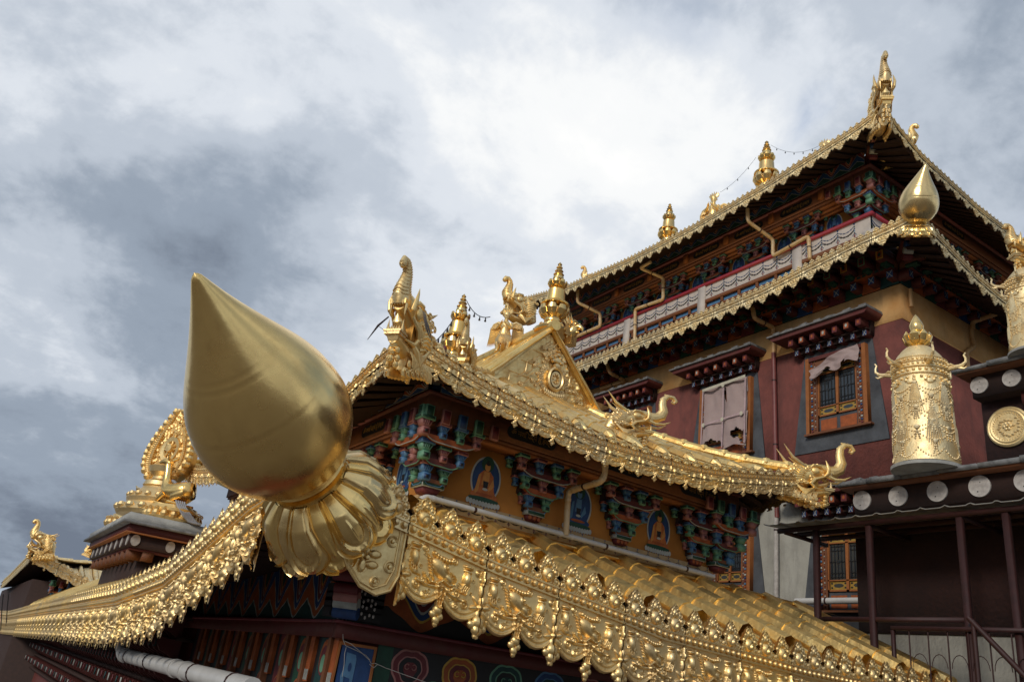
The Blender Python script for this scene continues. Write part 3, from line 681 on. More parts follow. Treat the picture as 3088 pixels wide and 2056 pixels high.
def finial_bell(label, loc, s, group='gilded bell spires along roof ridges', base=True):
    T = thing('ridge_spire', label, 'roof finial', loc, 0, s, group)
    b = MB(); b.lathe(BELLP, GOLDB, n=28)
    for k in range(8):
        a = k*math.pi/4; b.spiral((0, 0, .06), .045, GOLD, tr(.21*math.cos(a), .21*math.sin(a), 0)@rotm('z', a+math.pi/2), w=.001)
    b.build('pedestal', T, local=True)
    def lotus(z, r, h, n, nm):
        b = MB(); b.lathe([(r*.45, z), (r*.75, z+h*.35), (r*.80, z+h*.8), (r*.3, z+h*.85)], GOLDB, n=20)
        for k in range(n):
            a = k*2*math.pi/n; M = rotm('z', a)
            b.tube([(r*.42, 0, z), (r*.82, 0, z+h*.25), (r*.98, 0, z+h*.6), (r*1.0, 0, z+h*.9), (r*.92, 0, z+h*1.05)], [r*.14, r*.30, r*.34, r*.24, r*.05], GOLDB, M, n=12, sy=.45, up=(0, 0, 1))
        b.build(nm, T, local=True)
    lotus(.22, .21, .20, 8, 'lotus_cup')
    b = MB(); b.lathe([(.16, .42), (.215, .45), (.22, .47), (.19, .49), (.145, .52), (.135, .60), (.13, .70), (.10, .735), (.05, .75)], GOLDB, n=32); b.build('bell', T, local=True)
    lotus(.745, .135, .12, 8, 'small_lotus')
    b = MB(); b.lathe([(.05, .84), (.07, .87), (.085, .90), (.08, .94), (.05, .96), (.06, .965), (.082, .98), (.075, .99), (.045, 1.02), (.05, 1.03), (.066, 1.04), (.06, 1.05), (.034, 1.085), (.038, 1.09), (.05, 1.10), (.046, 1.11), (.025, 1.14), (.028, 1.145), (.036, 1.155), (.030, 1.17), (.012, 1.19), (.0, 1.205)], GOLDB, n=24); b.build('ringed_spire', T, local=True)
    return T
def bud(label, loc, tilt, L, s, lean=(.02, .07), flat=1., wide=1., az=225, group='polished flame-bud finials on lower roof corners'):
    """axis leans outwards over the corner (towards -X-Y) and up by tilt"""
    T = thing('bud_finial', label, 'roof finial', loc, R(225), 1, group); T.rotation_euler = (0, R(90)-tilt, R(az)); T.scale = (s, s, s)
    b = MB(); prof = [(.0, .30), (.19, .30), (.215, .345), (.235, .36), (.22, .375), (.255, .40), (.32, .46), (.375, .54), (.425, .63), (.450, .74), (.452, .86), (.432, .98), (.392, 1.10), (.330, 1.22), (.258, 1.34), (.188, 1.46), (.128, 1.57), (.082, 1.66), (.050, 1.73), (.026, 1.78), (.0, 1.80)]
    pz = np.array(prof); zz = np.concatenate([pz[:6, 1], np.linspace(.41, 1.80, 110)]); rr = np.interp(zz, pz[:, 1], pz[:, 0])
    k = np.ones(11)/11; r3 = rr.copy(); r3[14:-7] = np.convolve(rr, k, 'same')[14:-7]
    n = 72; th = np.linspace(0, 2*np.pi, n, endpoint=False); V = []
    for z, r in zip(zz, r3):
        f = np.clip((z-.9)/.9, 0, 1)
        fold = 1+.035*f*np.exp(-((np.angle(np.exp(1j*(th-2.5))))/.22)**2)*(1-f*.2)+.004*np.sin(3*th+z*9)+.003*np.sin(5*th-z*6)
        seam = (-.0035*np.exp(-((z-.98)/.010)**2)+.002*np.exp(-((z-1.01)/.012)**2)-.003*np.exp(-((z-1.25)/.009)**2)-.0025*np.exp(-((z-1.29)/.008)**2))*(.6+.6*np.sin(th*2+1))
        x = (r+seam)*fold*np.cos(th)-lean[0]*f**1.8; y = (r+seam)*fold*np.sin(th)-lean[1]*f**1.8; V.append(np.stack([x, y, np.full(n, z)], 1))
    V = np.concatenate(V); a = np.arange(n); bb = (a+1) % n
    b.add(V, np.concatenate([np.stack([i*n+a, i*n+bb, (i+1)*n+bb, (i+1)*n+a], 1) for i in range(len(zz)-1)]), GOLDB); b.build('bud', T, local=True, smooth=60)
    # lotus calyx, petals draped back from the neck
    c = MB(); c.lathe([(.24, .335), (.235, .30), (.24, .27), (.265, .20), (.29, .10), (.31, -.02), (.28, -.10), (.2, -.12)], GOLDB, n=48)
    c.build('calyx', T, local=True)
    for layer, (nn, off, r0, zt) in enumerate(((8, 0.2, 0.010, -.04), (8, .2+math.pi/8, -.020, -.11))):
        for k in range(nn):
            a0 = k*2*math.pi/nn+off; nu, nv = 44, 30; U, Vv = np.meshgrid(np.linspace(-1, 1, nu), np.linspace(0, 1, nv), indexing='ij')
            wd = (.235+.155*Vv**.9)*np.where(Vv > .70, np.sqrt(np.clip(1-((Vv-.70)/.305)**2, 0, 1)), 1.)
            an = a0+U*wd*(1.03 if layer == 0 else 1.05); z = .30-(.30-zt+.07)*Vv-.0*U; base = np.interp(z, [-.14, -.02, .10, .20, .27, .31], [.385, .372, .35, .315, .255, .215])+r0*.6
            bul = .048*np.clip(1-U**2, 0, 1)**.5*np.sin(np.pi*np.clip(Vv*.95+.05, 0, 1))**.6; eU = np.where(Vv > .55, np.sqrt(np.clip(U**2+((Vv-.55)/.36)**2*.38, 0, 4)), np.abs(U)); ln = .016*np.exp(-((np.abs(U)-.90)/.05)**2)+.015*np.exp(-((eU-.62)/.045)**2)-.010*np.exp(-((eU-.52)/.05)**2)+.010*np.exp(-(U/.045)**2)*(Vv > .35)*(Vv < .75)-.008*np.exp(-((np.abs(U)-.80)/.06)**2)
            curl = .055*np.clip((Vv-.7)/.3, 0, 1)**1.5; r = base+bul+ln+curl
            P = np.stack([r*np.cos(an), r*np.sin(an), z], 2).reshape(-1, 3); id_ = np.arange(nu*nv).reshape(nu, nv)
            F = np.stack([id_[:-1, :-1], id_[:-1, 1:], id_[1:, 1:], id_[1:, :-1]], -1).reshape(-1, 4)
            p = MB(); p.add(P, F, GOLDB); Pi = P.copy(); rad = np.hypot(P[:, 0], P[:, 1])[:, None]; Pi[:, :2] *= (rad-.012)/rad; p.add(Pi, F[:, ::-1], GOLDB); p.build('petal', T, local=True, smooth=70)
    c = MB(); c.tube([(.35*math.cos(t), .35*math.sin(t), -.10) for t in np.linspace(0, 2*math.pi, 40)], .012, GOLD, n=6, caps=False)
    c.lathe([(.0, -.16), (.33, -.15), (.36, -.10), (.33, -.06)], GOLD, n=40); c.build('collar', T, local=True)
    if flat != 1:
        for ch in T.children:
            if not ch.name.startswith('bud'): ch.scale = (wide, wide, flat); ch.location = (0, 0, .31*(1-flat))
    return T
def banner(label, loc, s, rz=0.):
    T = thing('victory_banner', label, 'roof ornament', loc, rz, s, 'tall gilded victory banners on the flat roofs')
    b = MB(); n = 96; zs = np.linspace(0, 1.5, 60); th = np.linspace(0, 2*np.pi, n, endpoint=False)
    b.lathe([(.36, 0), (.355, .05), (.345, .4), (.33, .48), (.325, .9), (.31, 1.0), (.305, 1.18), (.315, 1.19), (.32, 1.22), (.31, 1.26), (.315, 1.30), (.32, 1.32), (.30, 1.34)], GOLDP, n=64)
    b.build('banner_drum', T, local=True, smooth=35)
    d = MB(); d.lathe([(.30, 1.34), (.26, 1.42), (.20, 1.50), (.16, 1.54), (.0, 1.55)], GOLDP, n=24); d.build('domed_lid', T, local=True, smooth=25)
    g = MB()
    def rad(z): return np.interp(z, [0, .4, .48, .9, 1.0, 1.2], [.358, .347, .332, .327, .312, .31])+.006
    for tier, (z0, amp, npr, ph) in enumerate(((.98, .26, 6, 0), (.98, .16, 6, 0), (.80, .22, 6, .5), (.80, .13, 6, .5), (.66, .26, 6, 0), (.66, .14, 6, 0), (.48, .22, 6, .5), (.48, .12, 6, .5), (.34, .16, 6, 0))):
        for k in range(npr):
            a0 = (k+ph)*2*math.pi/npr
            for q in np.linspace(0, 1, 13):
                a = a0+q*2*math.pi/npr; z = z0-amp*4*q*(1-q)*.62; r = rad(z); g.ball((r*math.cos(a), r*math.sin(a), z), (.0125, .0125, .011), GOLDP, n=5)
    for k in range(12):
        a = k*math.pi/6; z0 = (.98, .80)[k % 2]
        for zb in (z0, z0-.32, z0-.58):
            if zb < .1: continue
            r = rad(zb); M = rotm('z', a)
            g.ball((r, 0, zb), (.02, .035, .03), GOLDP, M, 8)
            for q in range(5):
                for s_ in (-1, 1): zq = zb-.03-.028*q; g.ball((rad(zq)*math.cos(s_*.018*q), rad(zq)*math.sin(s_*.018*q), zq), (.010, .013, .013), GOLDP, M, 5)
    g.build('bead_swags', T, local=True)
    v = MB()
    for k in range(6):          # hanging cloth folds in relief
        for ph, z1, z2 in ((0, .98, .50), (.5, .66, .12)):
            a0 = (k+ph)*math.pi/3
            for q in range(-4, 5):
                t = np.linspace(0, 1, 7); P = [(rad(z1-(z1-z2)*x)*math.cos(a0+q*.028*(.35+1.9*x**.7)), rad(z1-(z1-z2)*x)*math.sin(a0+q*.028*(.35+1.9*x**.7)), z1-(z1-z2)*x*(1-abs(q)*.05)) for x in t]
                v.tube(P, [.010, .010, .009, .008, .007, .006, .004], GOLDP, n=4)
    for k in range(8):
        a = k*math.pi/4
        for x in np.linspace(0, 1, 12):
            aa = a+x*math.pi/4; z = .14-.10*math.sin(math.pi*x); v.ball((.365*math.cos(aa), .365*math.sin(aa), z), (.010, .010, .012), GOLDP, n=5)
    v.build('cloth_folds', T, local=True)
    c = MB()
    for z, r, nn, q in ((1.30, .322, 40, .018), (1.235, .325, 36, .02), (1.16, .315, 28, .024), (1.06, .318, 24, .022)):
        for k in range(nn): a = k*2*math.pi/nn; c.ball((r*math.cos(a), r*math.sin(a), z), (q, q, q*.9), GOLDP, n=6)
    for z in (1.33, 1.27, 1.20, 1.11): c.tube([(.322*math.cos(t), .322*math.sin(t), z) for t in np.linspace(0, 2*math.pi, 48)], .009, GOLDP, n=5, caps=False)
    for k in range(9):
        a = k*2*math.pi/9+.2; M = rotm('z', a); c.ball((.32, 0, 1.0), (.02, .05, .035), GOLDP, M, 8); c.ball((.325, .05, 1.02), .022, GOLDP, M, 6); c.ball((.325, -.05, 1.02), .022, GOLDP, M, 6)
    c.build('crown_band', T, local=True)
    l = MB(); l.lathe([(.09, 1.54), (.10, 1.56), (.08, 1.59), (.10, 1.62), (.13, 1.70), (.10, 1.76), (.04, 1.78)], GOLDB, n=20)
    for k in range(8):
        M = rotm('z', k*math.pi/4); l.tube([(.07, 0, 1.60), (.13, 0, 1.64), (.155, 0, 1.71), (.145, 0, 1.77)], [.03, .055, .055, .015], GOLDB, M, n=10, sy=.5, up=(0, 0, 1))
    l.build('lotus_finial', T, local=True)
    j = MB(); j.lathe([(.04, 1.77), (.075, 1.80), (.085, 1.84), (.09, 1.87), (.07, 1.93), (.035, 2.0), (.0, 2.05)], GOLDB, n=20); j.build('jewel', T, local=True)
    for k in range(6):
        a = k*math.pi/3+R(30); M = rotm('z', a); h = MB()
        h.tube([(.26, 0, 1.22), (.36, 0, 1.24), (.45, 0, 1.25), (.50, 0, 1.27)], [.030, .032, .026, .02], GOLDP, M, n=8)
        h.tube([(.49, 0, 1.27), (.525, 0, 1.30), (.525, 0, 1.35), (.51, 0, 1.39), (.53, 0, 1.42)], [.022, .018, .014, .013, .010], GOLDP, M, n=7); h.tube([(.44, 0, 1.235), (.50, 0, 1.215), (.53, 0, 1.235)], [.018, .014, .006], GOLDP, M, n=6)
        for q in range(4):
            for s_ in (-1, 1): h.tube([(.40-.03*q, s_*.02, 1.26), (.36-.03*q, s_*.04, 1.28), (.33-.03*q, s_*.045, 1.26)], [.008, .012, .002], GOLDP, M, n=5)
        h.build('dragon_spout', T, local=True)
    p = MB(); p.lathe([(.40, -.06), (.40, -.02), (.34, .0), (.30, .02)], CONC, n=40); p.build('plinth', T, local=True)
    return T
def winged(label, loc, rz, s, head=True):
    T = thing('winged_guardian', label, 'roof figure', loc, rz, s, 'winged guardian figures along roof ridges')
    b = MB(); b.tube([(0, 0, .22), (0, 0, .32), (.01, 0, .42), (.01, 0, .52), (.01, 0, .57), (.015, 0, .60)], [.10, .115, .085, .10, .06, .035], GOLD, n=14)
    b.tube([(.015, 0, .59), (.02, 0, .64), (.022, 0, .68), (.02, 0, .73), (.01, 0, .77)], [.032, .036, .056, .058, .03], GOLD, n=12)
    for s_ in (-1, 1):
        b.tube([(.01, s_*.08, .54), (.02, s_*.13, .46), (.09, s_*.12, .42), (.16, s_*.04, .48)], [.035, .032, .026, .018], GOLD, n=8); b.ball((.17, s_*.03, .50), (.03, .02, .025), GOLD, n=8)
        for f in range(5): b.tube([(.17, s_*(.02+.007*f), .50-.008*f), (.195, s_*(.018+.006*f), .515-.008*f), (.205, s_*.012, .535-.01*f)], [.007, .006, .003], GOLD, n=5)
        b.tube([(0, s_*.05, .24), (.05, s_*.09, .14), (.02, s_*.09, .06), (.03, s_*.10, .0)], [.065, .055, .04, .025], GOLD, n=9); b.ball((.05, s_*.10, -.01), (.05, .025, .015), GOLD, n=7)
        b.ball((.045, s_*.022, .70), .008, GOLD, n=5); b.ball((.0, s_*.058, .69), (.012, .008, .02), GOLD, n=6)
    b.lathe([(.016, 0), (.012, .015), (0, .034)], GOLD, tr(.074, 0, .685)@rotm('y', math.pi/2), n=6); b.ball((.068, 0, .662), (.008, .014, .004), GOLD, n=6)
    b.build('body', T, local=True, smooth=60)
    c = MB()
    for k in range(9): a = -1.9+k*.475; c.tube([(.0, .05*math.sin(a), .75+.02*math.cos(a)), (.0, .085*math.sin(a), .78+.05*math.cos(a)), (.0, .10*math.sin(a), .79+.085*math.cos(a))], [.018, .016, .002], GOLD, n=5)
    c.build('crown', T, local=True)
    for s_ in (-1, 1):
        wv = MB(); wv.tube([(-.03, s_*.07, .52), (-.07, s_*.16, .58), (-.09, s_*.24, .55), (-.09, s_*.29, .46)], [.03, .04, .036, .02], GOLD, n=8)
        for k in range(11): q = k/10; x, y, z = -.06-.03*q, s_*(.11+.18*q), .57-.07*q*q; wv.tube([(x, y, z), (x-.02, y+s_*.01, z-.12-.03*q), (x-.035, y+s_*.03*q, z-.26-.05*math.sin(q*3)), (x-.05, y+s_*.05*q, z-.34-.05*math.sin(q*3))], [.017, .017, .013, .002], GOLD, n=5)
        for k in range(22): q = (k % 8)/7; wv.ball((-.05, s_*(.10+.15*q), .56-.028*(k//8)-.06*q*q), (.014, .017, .02), GOLD, n=6)
        wv.build('wing', T, local=True)
    k_ = MB()
    for i in range(26): a = -1.4+.11*i; rr = .105; k_.tube([(rr*math.cos(a), rr*math.sin(a), .30), (rr*1.3*math.cos(a), rr*1.3*math.sin(a), .22), (rr*1.25*math.cos(a), rr*1.25*math.sin(a), .12-.02*(i % 3))], [.012, .016, .003], GOLD, n=5)
    k_.build('feather_skirt', T, local=True); k_ = MB()
    for i in range(14): a = i*math.pi*2/14; k_.ball((.09*math.cos(a), .09*math.sin(a), .50), .013, GOLD, n=6); k_.ball((.112*math.cos(a), .112*math.sin(a), .32), .013, GOLD, n=6)
    k_.build('bead_girdle', T, local=True); k_ = MB()
    for i in range(9): k_.tube([(-.08, -.06+.015*i, .25), (-.16, -.08+.02*i, .14), (-.22, -.09+.022*i, .02)], [.012, .014, .002], GOLD, n=5)
    k_.build('tail_feathers', T, local=True)
    return T
def beak_head(label, loc, rz, s):
    T = thing('beaked_head', label, 'roof ornament', loc, rz, s); b = MB()
    b.tube([(-.10, 0, .10), (-.02, 0, .22), (.06, 0, .34), (.10, 0, .40)], [.14, .15, .14, .08], GOLDB, n=14); b.box((-.02, 0, .02), (.10, .12, .12), GOLDB); b.build('head', T, local=True, smooth=50)
    k = MB(); k.tube([(.08, 0, .36), (.20, 0, .36), (.28, 0, .30), (.30, 0, .22)], [.085, .075, .045, .006], GOLDB, n=12); k.tube([(.05, 0, .22), (.15, 0, .22), (.22, 0, .21)], [.07, .05, .008], GOLDB, n=10, sy=.6); k.build('beak', T, local=True, smooth=50)
    for s_ in (-1, 1):
        e = MB(); e.ball((.12, s_*.09, .42), (.035, .025, .04), GOLDB, n=10); e.tube([(.17, s_*.03, .45), (.13, s_*.10, .49), (.05, s_*.14, .47)], [.012, .026, .006], GOLDB, n=7); e.build('eye', T, local=True)
    f = MB(); r2 = np.random.default_rng(9)
    for i in range(46):
        a = r2.uniform(-1.5, 1.5); q = r2.random(); x = .02-.10*q; f.tube([(x, .12*math.sin(a), .42+.08*math.cos(a)-.1*q), (x-.04, .19*math.sin(a), .50+.14*math.cos(a)-.1*q), (x-.07, (.20+.04*r2.random())*math.sin(a), .56+.20*math.cos(a)*(.7+.5*r2.random())-.1*q)], [.022, .020, .002], GOLDB, n=5)
    for s_ in (-1, 1):
        for i in range(9): z = .38-.035*i; f.tube([(.04, s_*.12, z), (-.02, s_*.19, z+.02), (-.07, s_*.24, z+.05)], [.018, .018, .002], GOLDB, n=5)
        f.tube([(.0, s_*.12, .3), (.04, s_*.20, .36), (.02, s_*.24, .46), (.05, s_*.27, .52)], [.02, .018, .014, .002], GOLDB, n=6)
    f.build('flame_mane', T, local=True); return T
def deer(label, loc, rz, s):
    T = thing('kneeling_deer', label, 'statue', loc, rz, s, 'gilded deer beside the dharma wheel'); b = MB()
    b.tube([(-.34, 0, .22), (-.28, 0, .24), (-.16, 0, .23), (0, 0, .22), (.12, 0, .24), (.20, 0, .30), (.25, 0, .42), (.28, 0, .56), (.31, 0, .66)], [.05, .14, .155, .145, .135, .10, .065, .052, .05], GOLDB, n=16)
    b.tube([(.27, 0, .66), (.34, 0, .70), (.42, 0, .70), (.49, 0, .68)], [.05, .062, .042, .024], GOLDB, n=12)
    for s_ in (-1, 1):
        b.tube([(-.24, s_*.07, .20), (-.10, s_*.14, .12), (-.02, s_*.13, .05), (-.20, s_*.12, .03)], [.09, .06, .032, .024], GOLDB, n=9); b.tube([(-.20, s_*.12, .03), (-.30, s_*.12, .02)], [.024, .02], GOLDB, n=7)
        b.tube([(.14, s_*.08, .18), (.22, s_*.10, .08), (.26, s_*.10, .03), (.10, s_*.09, .02)], [.055, .035, .028, .02], GOLDB, n=8)
        b.tube([(.29, s_*.04, .72), (.25, s_*.10, .78), (.24, s_*.12, .80)], [.018, .022, .004], GOLDB, n=7); b.ball((.37, s_*.035, .715), .011, GOLDB, n=6)
        b.spiral((-.22, s_*.13, .25), .06, GOLDB, None, flip=s_, w=s_*.01, th=.16)
    b.tube([(-.35, 0, .25), (-.38, 0, .20), (-.37, 0, .15)], [.02, .025, .006], GOLDB, n=6); b.build('body', T, local=True, smooth=60)
    c = MB(); c.lathe([(.36, -.10), (.37, -.06), (.33, -.03), (.30, .0), (.0, .01)], GOLD, scl(1.2, .75, 1), n=30); c.build('lotus_seat', T, local=True); return T
def dharma_wheel(label, loc, rz, s):      # wheel disc faces local +X
    T = thing('dharma_wheel', label, 'roof ornament', loc, rz, s); M = rotm('y', math.pi/2)
    b = MB(); b.lathe([(.13, -.02), (.19, -.03), (.20, 0), (.19, .03), (.13, .02), (.12, 0), (.13, -.02)], GOLD, tr(0, 0, 1.0)@M, n=40); b.lathe([(.0, -.06), (.06, -.055), (.07, 0), (.06, .055), (0, .06)], GOLD, tr(0, 0, 1.02)@M, n=20); b.build('rim', T, local=True)
    for k in range(8):
        a = k*math.pi/4; t = MB(); t.tube([(0, .06*math.cos(a), 1.0+.06*math.sin(a)), (0, .14*math.cos(a), 1.0+.14*math.sin(a))], [.016, .02], GOLD, n=8); t.build('spoke', T, local=True)
    # leaf-shaped flaming aureole round the wheel
    f = MB(); q = np.linspace(0, 1, 40); ys = .46*np.sin(np.pi*q**.72)**.8*(1-.30*q)+.02*(1-q); zs = .50+1.16*q
    out = [(y, z) for y, z in zip(ys, zs)]+[(-y, z) for y, z in zip(ys[::-1], zs[::-1])]
    Mo = np.eye(4); Mo[:3, 0] = (0, 1, 0); Mo[:3, 1] = (0, 0, 1); Mo[:3, 2] = (1, 0, 0)
    f.prism(out, -.16, -.015, GOLDR, Mo)
    for i in range(3, 38, 1):
        for s_ in (-1, 1):
            y, z = s_*ys[i], zs[i]; f.ball((0, y*.97, z), (.055, .045, .04), GOLDR, n=8)
            if i % 3 == 0: f.ball((.02, y*1.10, z), (.07, .06, .055), GOLDR, n=9); f.ball((.05, y*1.12, z+.03), (.03, .03, .04), GOLDR, n=6)
            f.ball((.01, y*.80, z*.98+.02), (.06, .022, .022), GOLDR, n=6)
            if i % 2 == 0: f.spiral((y*.66, .03, z), .04, GOLDR, rotm('z', math.pi/2)@scl(1, 1, 1), flip=s_)
    r5 = np.random.default_rng(21)
    for i in range(260):
        qq = r5.uniform(.06, .93); z = .50+1.16*qq; ym = np.interp(z, zs, ys)*.86; y = r5.uniform(-ym, ym)
        if math.hypot(y, z-1.0) < .20: continue
        f.ball((0, y, z), (.035, .026, .030), GOLDR, n=7) if i % 2 else f.spiral((y, .0, z), .042, GOLDR, rotm('z', math.pi/2), flip=1 if y > 0 else -1, th=.3)
    f.build('flame_aureole', T, local=True)
    l = MB(); l.lathe([(.20, .40), (.26, .44), (.24, .50), (.16, .54), (.14, .58), (.22, .64), (.25, .72), (.16, .76)], GOLD, scl(.8, 1.0, 1), n=28)
    l.lathe([(.42, .0), (.45, .05), (.40, .12), (.34, .18), (.36, .24), (.30, .32), (.22, .38), (.2, .42)], GOLD, scl(.9, 1.35, 1), n=36)
    for k in range(16):
        a = k*math.pi/8; l.ball((.38*math.cos(a), .58*math.sin(a), .10), (.05, .07, .055), GOLD, n=8); l.ball((.30*math.cos(a), .44*math.sin(a), .28), (.04, .055, .045), GOLD, n=8)
    l.build('lotus_throne', T, local=True)
    return T
# ================================================================ near temple hall
A_ = thing('temple_hall', 'near golden-roofed temple hall with painted brackets and figure panels between its two roofs', 'temple', (1.45, 4.68, 0))
zFL = tab([(1.2, 1.0), (1.45, .97), (2.0, .89), (2.87, .734), (3.48, .654), (4.09, .58), (4.42, .535), (5.26, .50), (6, .47), (9, .46)])
zLL = tab([(4.5, 1.0), (4.68, .97), (5.42, .90), (6.65, .63), (7.5, .46), (9.75, .33), (16, .236), (28, .04)])
zFU = tab([(2.37, 2.50), (2.646, 2.437), (2.985, 2.352), (3.247, 2.303), (3.62, 2.25), (4.0, 2.209), (4.395, 2.175), (4.805, 2.185), (5.19, 2.2), (5.646, 2.23), (6.125, 2.305), (6.635, 2.407), (7.18, 2.525), (7.36, 2.57)])
zLU = tab([(5.62, 2.50), (6.14, 2.445), (6.48, 2.38), (6.9, 2.28), (8, 2.17), (10, 2.12), (11.4, 2.198), (12.4, 2.325), (13.4, 2.52)])
zRU = tab([(5.62, 2.57), (6.4, 2.42), (7.5, 2.25), (9.5, 2.15), (11.5, 2.25), (13.4, 2.57)])
# lower skirt roof
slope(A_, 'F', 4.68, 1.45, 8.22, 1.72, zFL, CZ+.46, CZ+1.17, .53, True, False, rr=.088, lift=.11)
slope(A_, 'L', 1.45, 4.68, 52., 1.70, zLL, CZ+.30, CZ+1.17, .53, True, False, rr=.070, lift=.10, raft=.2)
strip(A_, 'F', 4.68, 2.20, 10, .605, .60, zFL, 1, lambda i: 150 if i < 5 else 100)
strip(A_, 'L', 1.45, 5.10, 30, .605, .60, zLL, 1, lambda i: 110 if i < 6 else (60 if i < 14 else 32)); strip(A_, 'L', 1.45, 5.10, 46, .605, .60, zLL, 1, lambda i: 20, i0=30, merge=True, name='far_eave_panels')
fascia_board(A_, 'F', 4.70, 1.55, 8.2, zFL, .25, .12); fascia_board(A_, 'L', 1.47, 4.8, 52, zLL, .25, .12)
# upper roof
ZT = CZ+3.11
for sd, fx, a0, a1, ez in (('F', 5.62, 2.37, 7.36, zFU), ('L', 2.37, 5.62, 13.4, zLU), ('R', 7.36, 5.62, 13.4, zRU)):
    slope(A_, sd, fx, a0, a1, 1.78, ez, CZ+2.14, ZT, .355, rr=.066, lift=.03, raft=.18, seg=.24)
slope(A_, 'B', 13.4, 2.37, 7.36, 1.78, zFU, CZ+2.14, ZT, .355, rr=.052, lift=.04, soff=False, rolls=False)
strip(A_, 'F', 5.62, 2.45, 12, .405, .27, zFU, 1, lambda i: 60, 3, 9)
strip(A_, 'L', 2.37, 5.75, 18, .42, .27, zLU, 1, lambda i: 48, 3, 9)
strip(A_, 'R', 7.36, 5.75, 18, .42, .27, zRU, 1, lambda i: 24, 3, 9)
for sd, fx, a0, a1, ez in (('F', 5.63, 2.45, 7.28, zFU), ('L', 2.38, 5.7, 13.3, zLU), ('R', 7.35, 5.7, 13.3, zRU)): fascia_board(A_, sd, fx, a0, a1, ez, .12, .06)
for cx, cy, sx, sy, zc in ((2.37, 5.62, 1, 1, 2.50), (7.36, 5.62, -1, 1, 2.57), (2.37, 13.4, 1, -1, 2.52), (7.36, 13.4, -1, -1, 2.57)):
    hipridge(A_, cx, cy, sx, sy, 1.78, CZ+zc, CZ+2.14, ZT, .05, .06)
hipridge(A_, 1.45, 4.68, 1, 1, 1.7, CZ+.97, CZ+.42, CZ+1.17, .14, .085)
# gabled top: two steep slopes, gable board with wheel emblem, ridge
gx0, gx1, gy0, gy1, gz = 4.06, 5.72, 7.40, 11.62, CZ+4.02; gm = (gx0+gx1)/2
r_ = MB()
for sgn, xb in ((-1, gx0), (1, gx1)):
    for i in range(12):
        y0, y1 = gy0-.10+i*.37, gy0-.10+(i+1)*.37
        r_.add([(xb+sgn*.10, y0, ZT-.06), (xb+sgn*.10, y1, ZT-.06), (gm, y1, gz), (gm, y0, gz)], [(0, 1, 2, 3)] if sgn > 0 else [(3, 2, 1, 0)], GOLDT)
        r_.tube([(xb+sgn*.10, y0+.06, ZT-.02), (gm, y0+.06, gz+.02)], .035, GOLDT, n=8)
r_.tube([(gm, gy0-.12, gz+.05), (gm, gy1, gz+.05)], .07, GOLDT, n=10); r_.build('ridge_roof', A_, smooth=40)
g_ = MB(); g_.prism([(gx0-.02, ZT-.15), (gx1+.08, ZT-.15), (gx1+.05, ZT+.02), (gm, gz-.02), (gx0-.05, ZT+.02)], -.06, .0, GOLDT, np.array([[1, 0, 0, 0], [0, 0, -1, gy0], [0, 1, 0, 0], [0, 0, 0, 1.]]))
gb = g_.build('gable_board', A_, smooth=0)
# crinkled sheet over the gable with soldered seams
nx, nz = 90, 90; U, Vv = np.meshgrid(np.linspace(0, 1, nx), np.linspace(0, 1, nz), indexing='ij')
zb, ztp = ZT-.13, gz-.05; Zg = zb+(ztp-zb)*Vv; hw = (gx1-gx0+.06)/2*(1-Vv)+.03; Xg = gm+.01+(U*2-1)*hw
rl = np.sin(Xg*23+Zg*9)*np.sin(Zg*17-Xg*5)+.6*np.sin(Xg*51-Zg*33)*np.sin(Xg*29+Zg*47); amt = np.clip((Xg-gm)*2.0+.25, .22, 1)
Yg = gy0-.012-np.abs(rl)*.026*amt
P = np.stack([Xg, Yg, Zg], 2).reshape(-1, 3); id_ = np.arange(nx*nz).reshape(nx, nz)
sh = MB(); sh.add(P, np.stack([id_[:-1, :-1], id_[1:, :-1], id_[1:, 1:], id_[:-1, 1:]], -1).reshape(-1, 4), GOLDT)
for k in range(1, 5): z = zb+(ztp-zb)*k/5.5; h = (gx1-gx0)/2*(1-k/5.5); sh.tube([(gm-h+.02, gy0-.018, z), (gm, gy0-.024, z-.01), (gm+h-.02, gy0-.028, z)], .004, GOLD, n=4)
for k in range(7):
    x = gx0+.12+k*.21; z0 = zb+(k % 3)*.19; sh.tube([(x, gy0-.028, z0), (x+.01, gy0-.026, z0+.17)], .0035, GOLD, n=4) if abs(x-gm) < .62*(1-(z0-zb)/1.1) else None
sh.build('gable_sheet', gb, smooth=60)
em = MB(); ec = at(1672, 1145, y=gy0-.04); Me = tr(*ec)@rotm('x', math.pi/2)   # wheel in a ring on a lotus, jewel above
em.lathe([(.12, -.02), (.135, .03), (.115, .045), (.10, .03), (.10, -.02)], GOLD, Me@scl(.85, 1.15, 1), n=32); em.lathe([(.07, -.02), (.085, .03), (.06, .03), (.05, .01), (.0, .03)], GOLD, Me@scl(.85, 1.15, 1), n=24)
for k in range(8): a = k*math.pi/4; em.ball((.04*math.cos(a), .055*math.sin(a), .03), .014, GOLD, Me, 6)
for k in range(11): x = -.14+.028*k; em.ball((x, -.165-.03*(1-(x/.15)**2), .02), (.018, .034, .022), GOLD, Me, 7); em.ball((x*.9, -.20-.03*(1-(x/.15)**2), .01), (.017, .022, .03), GOLD, Me, 6)
for s_ in (-1, 1):
    for k in range(8): a = -1.0+k*.3; em.spiral((s_*(.15+.04*math.cos(a*2)), .02, .15*math.sin(a)), .035, GOLD, Me@rotm('x', -math.pi/2), flip=s_, th=.3)
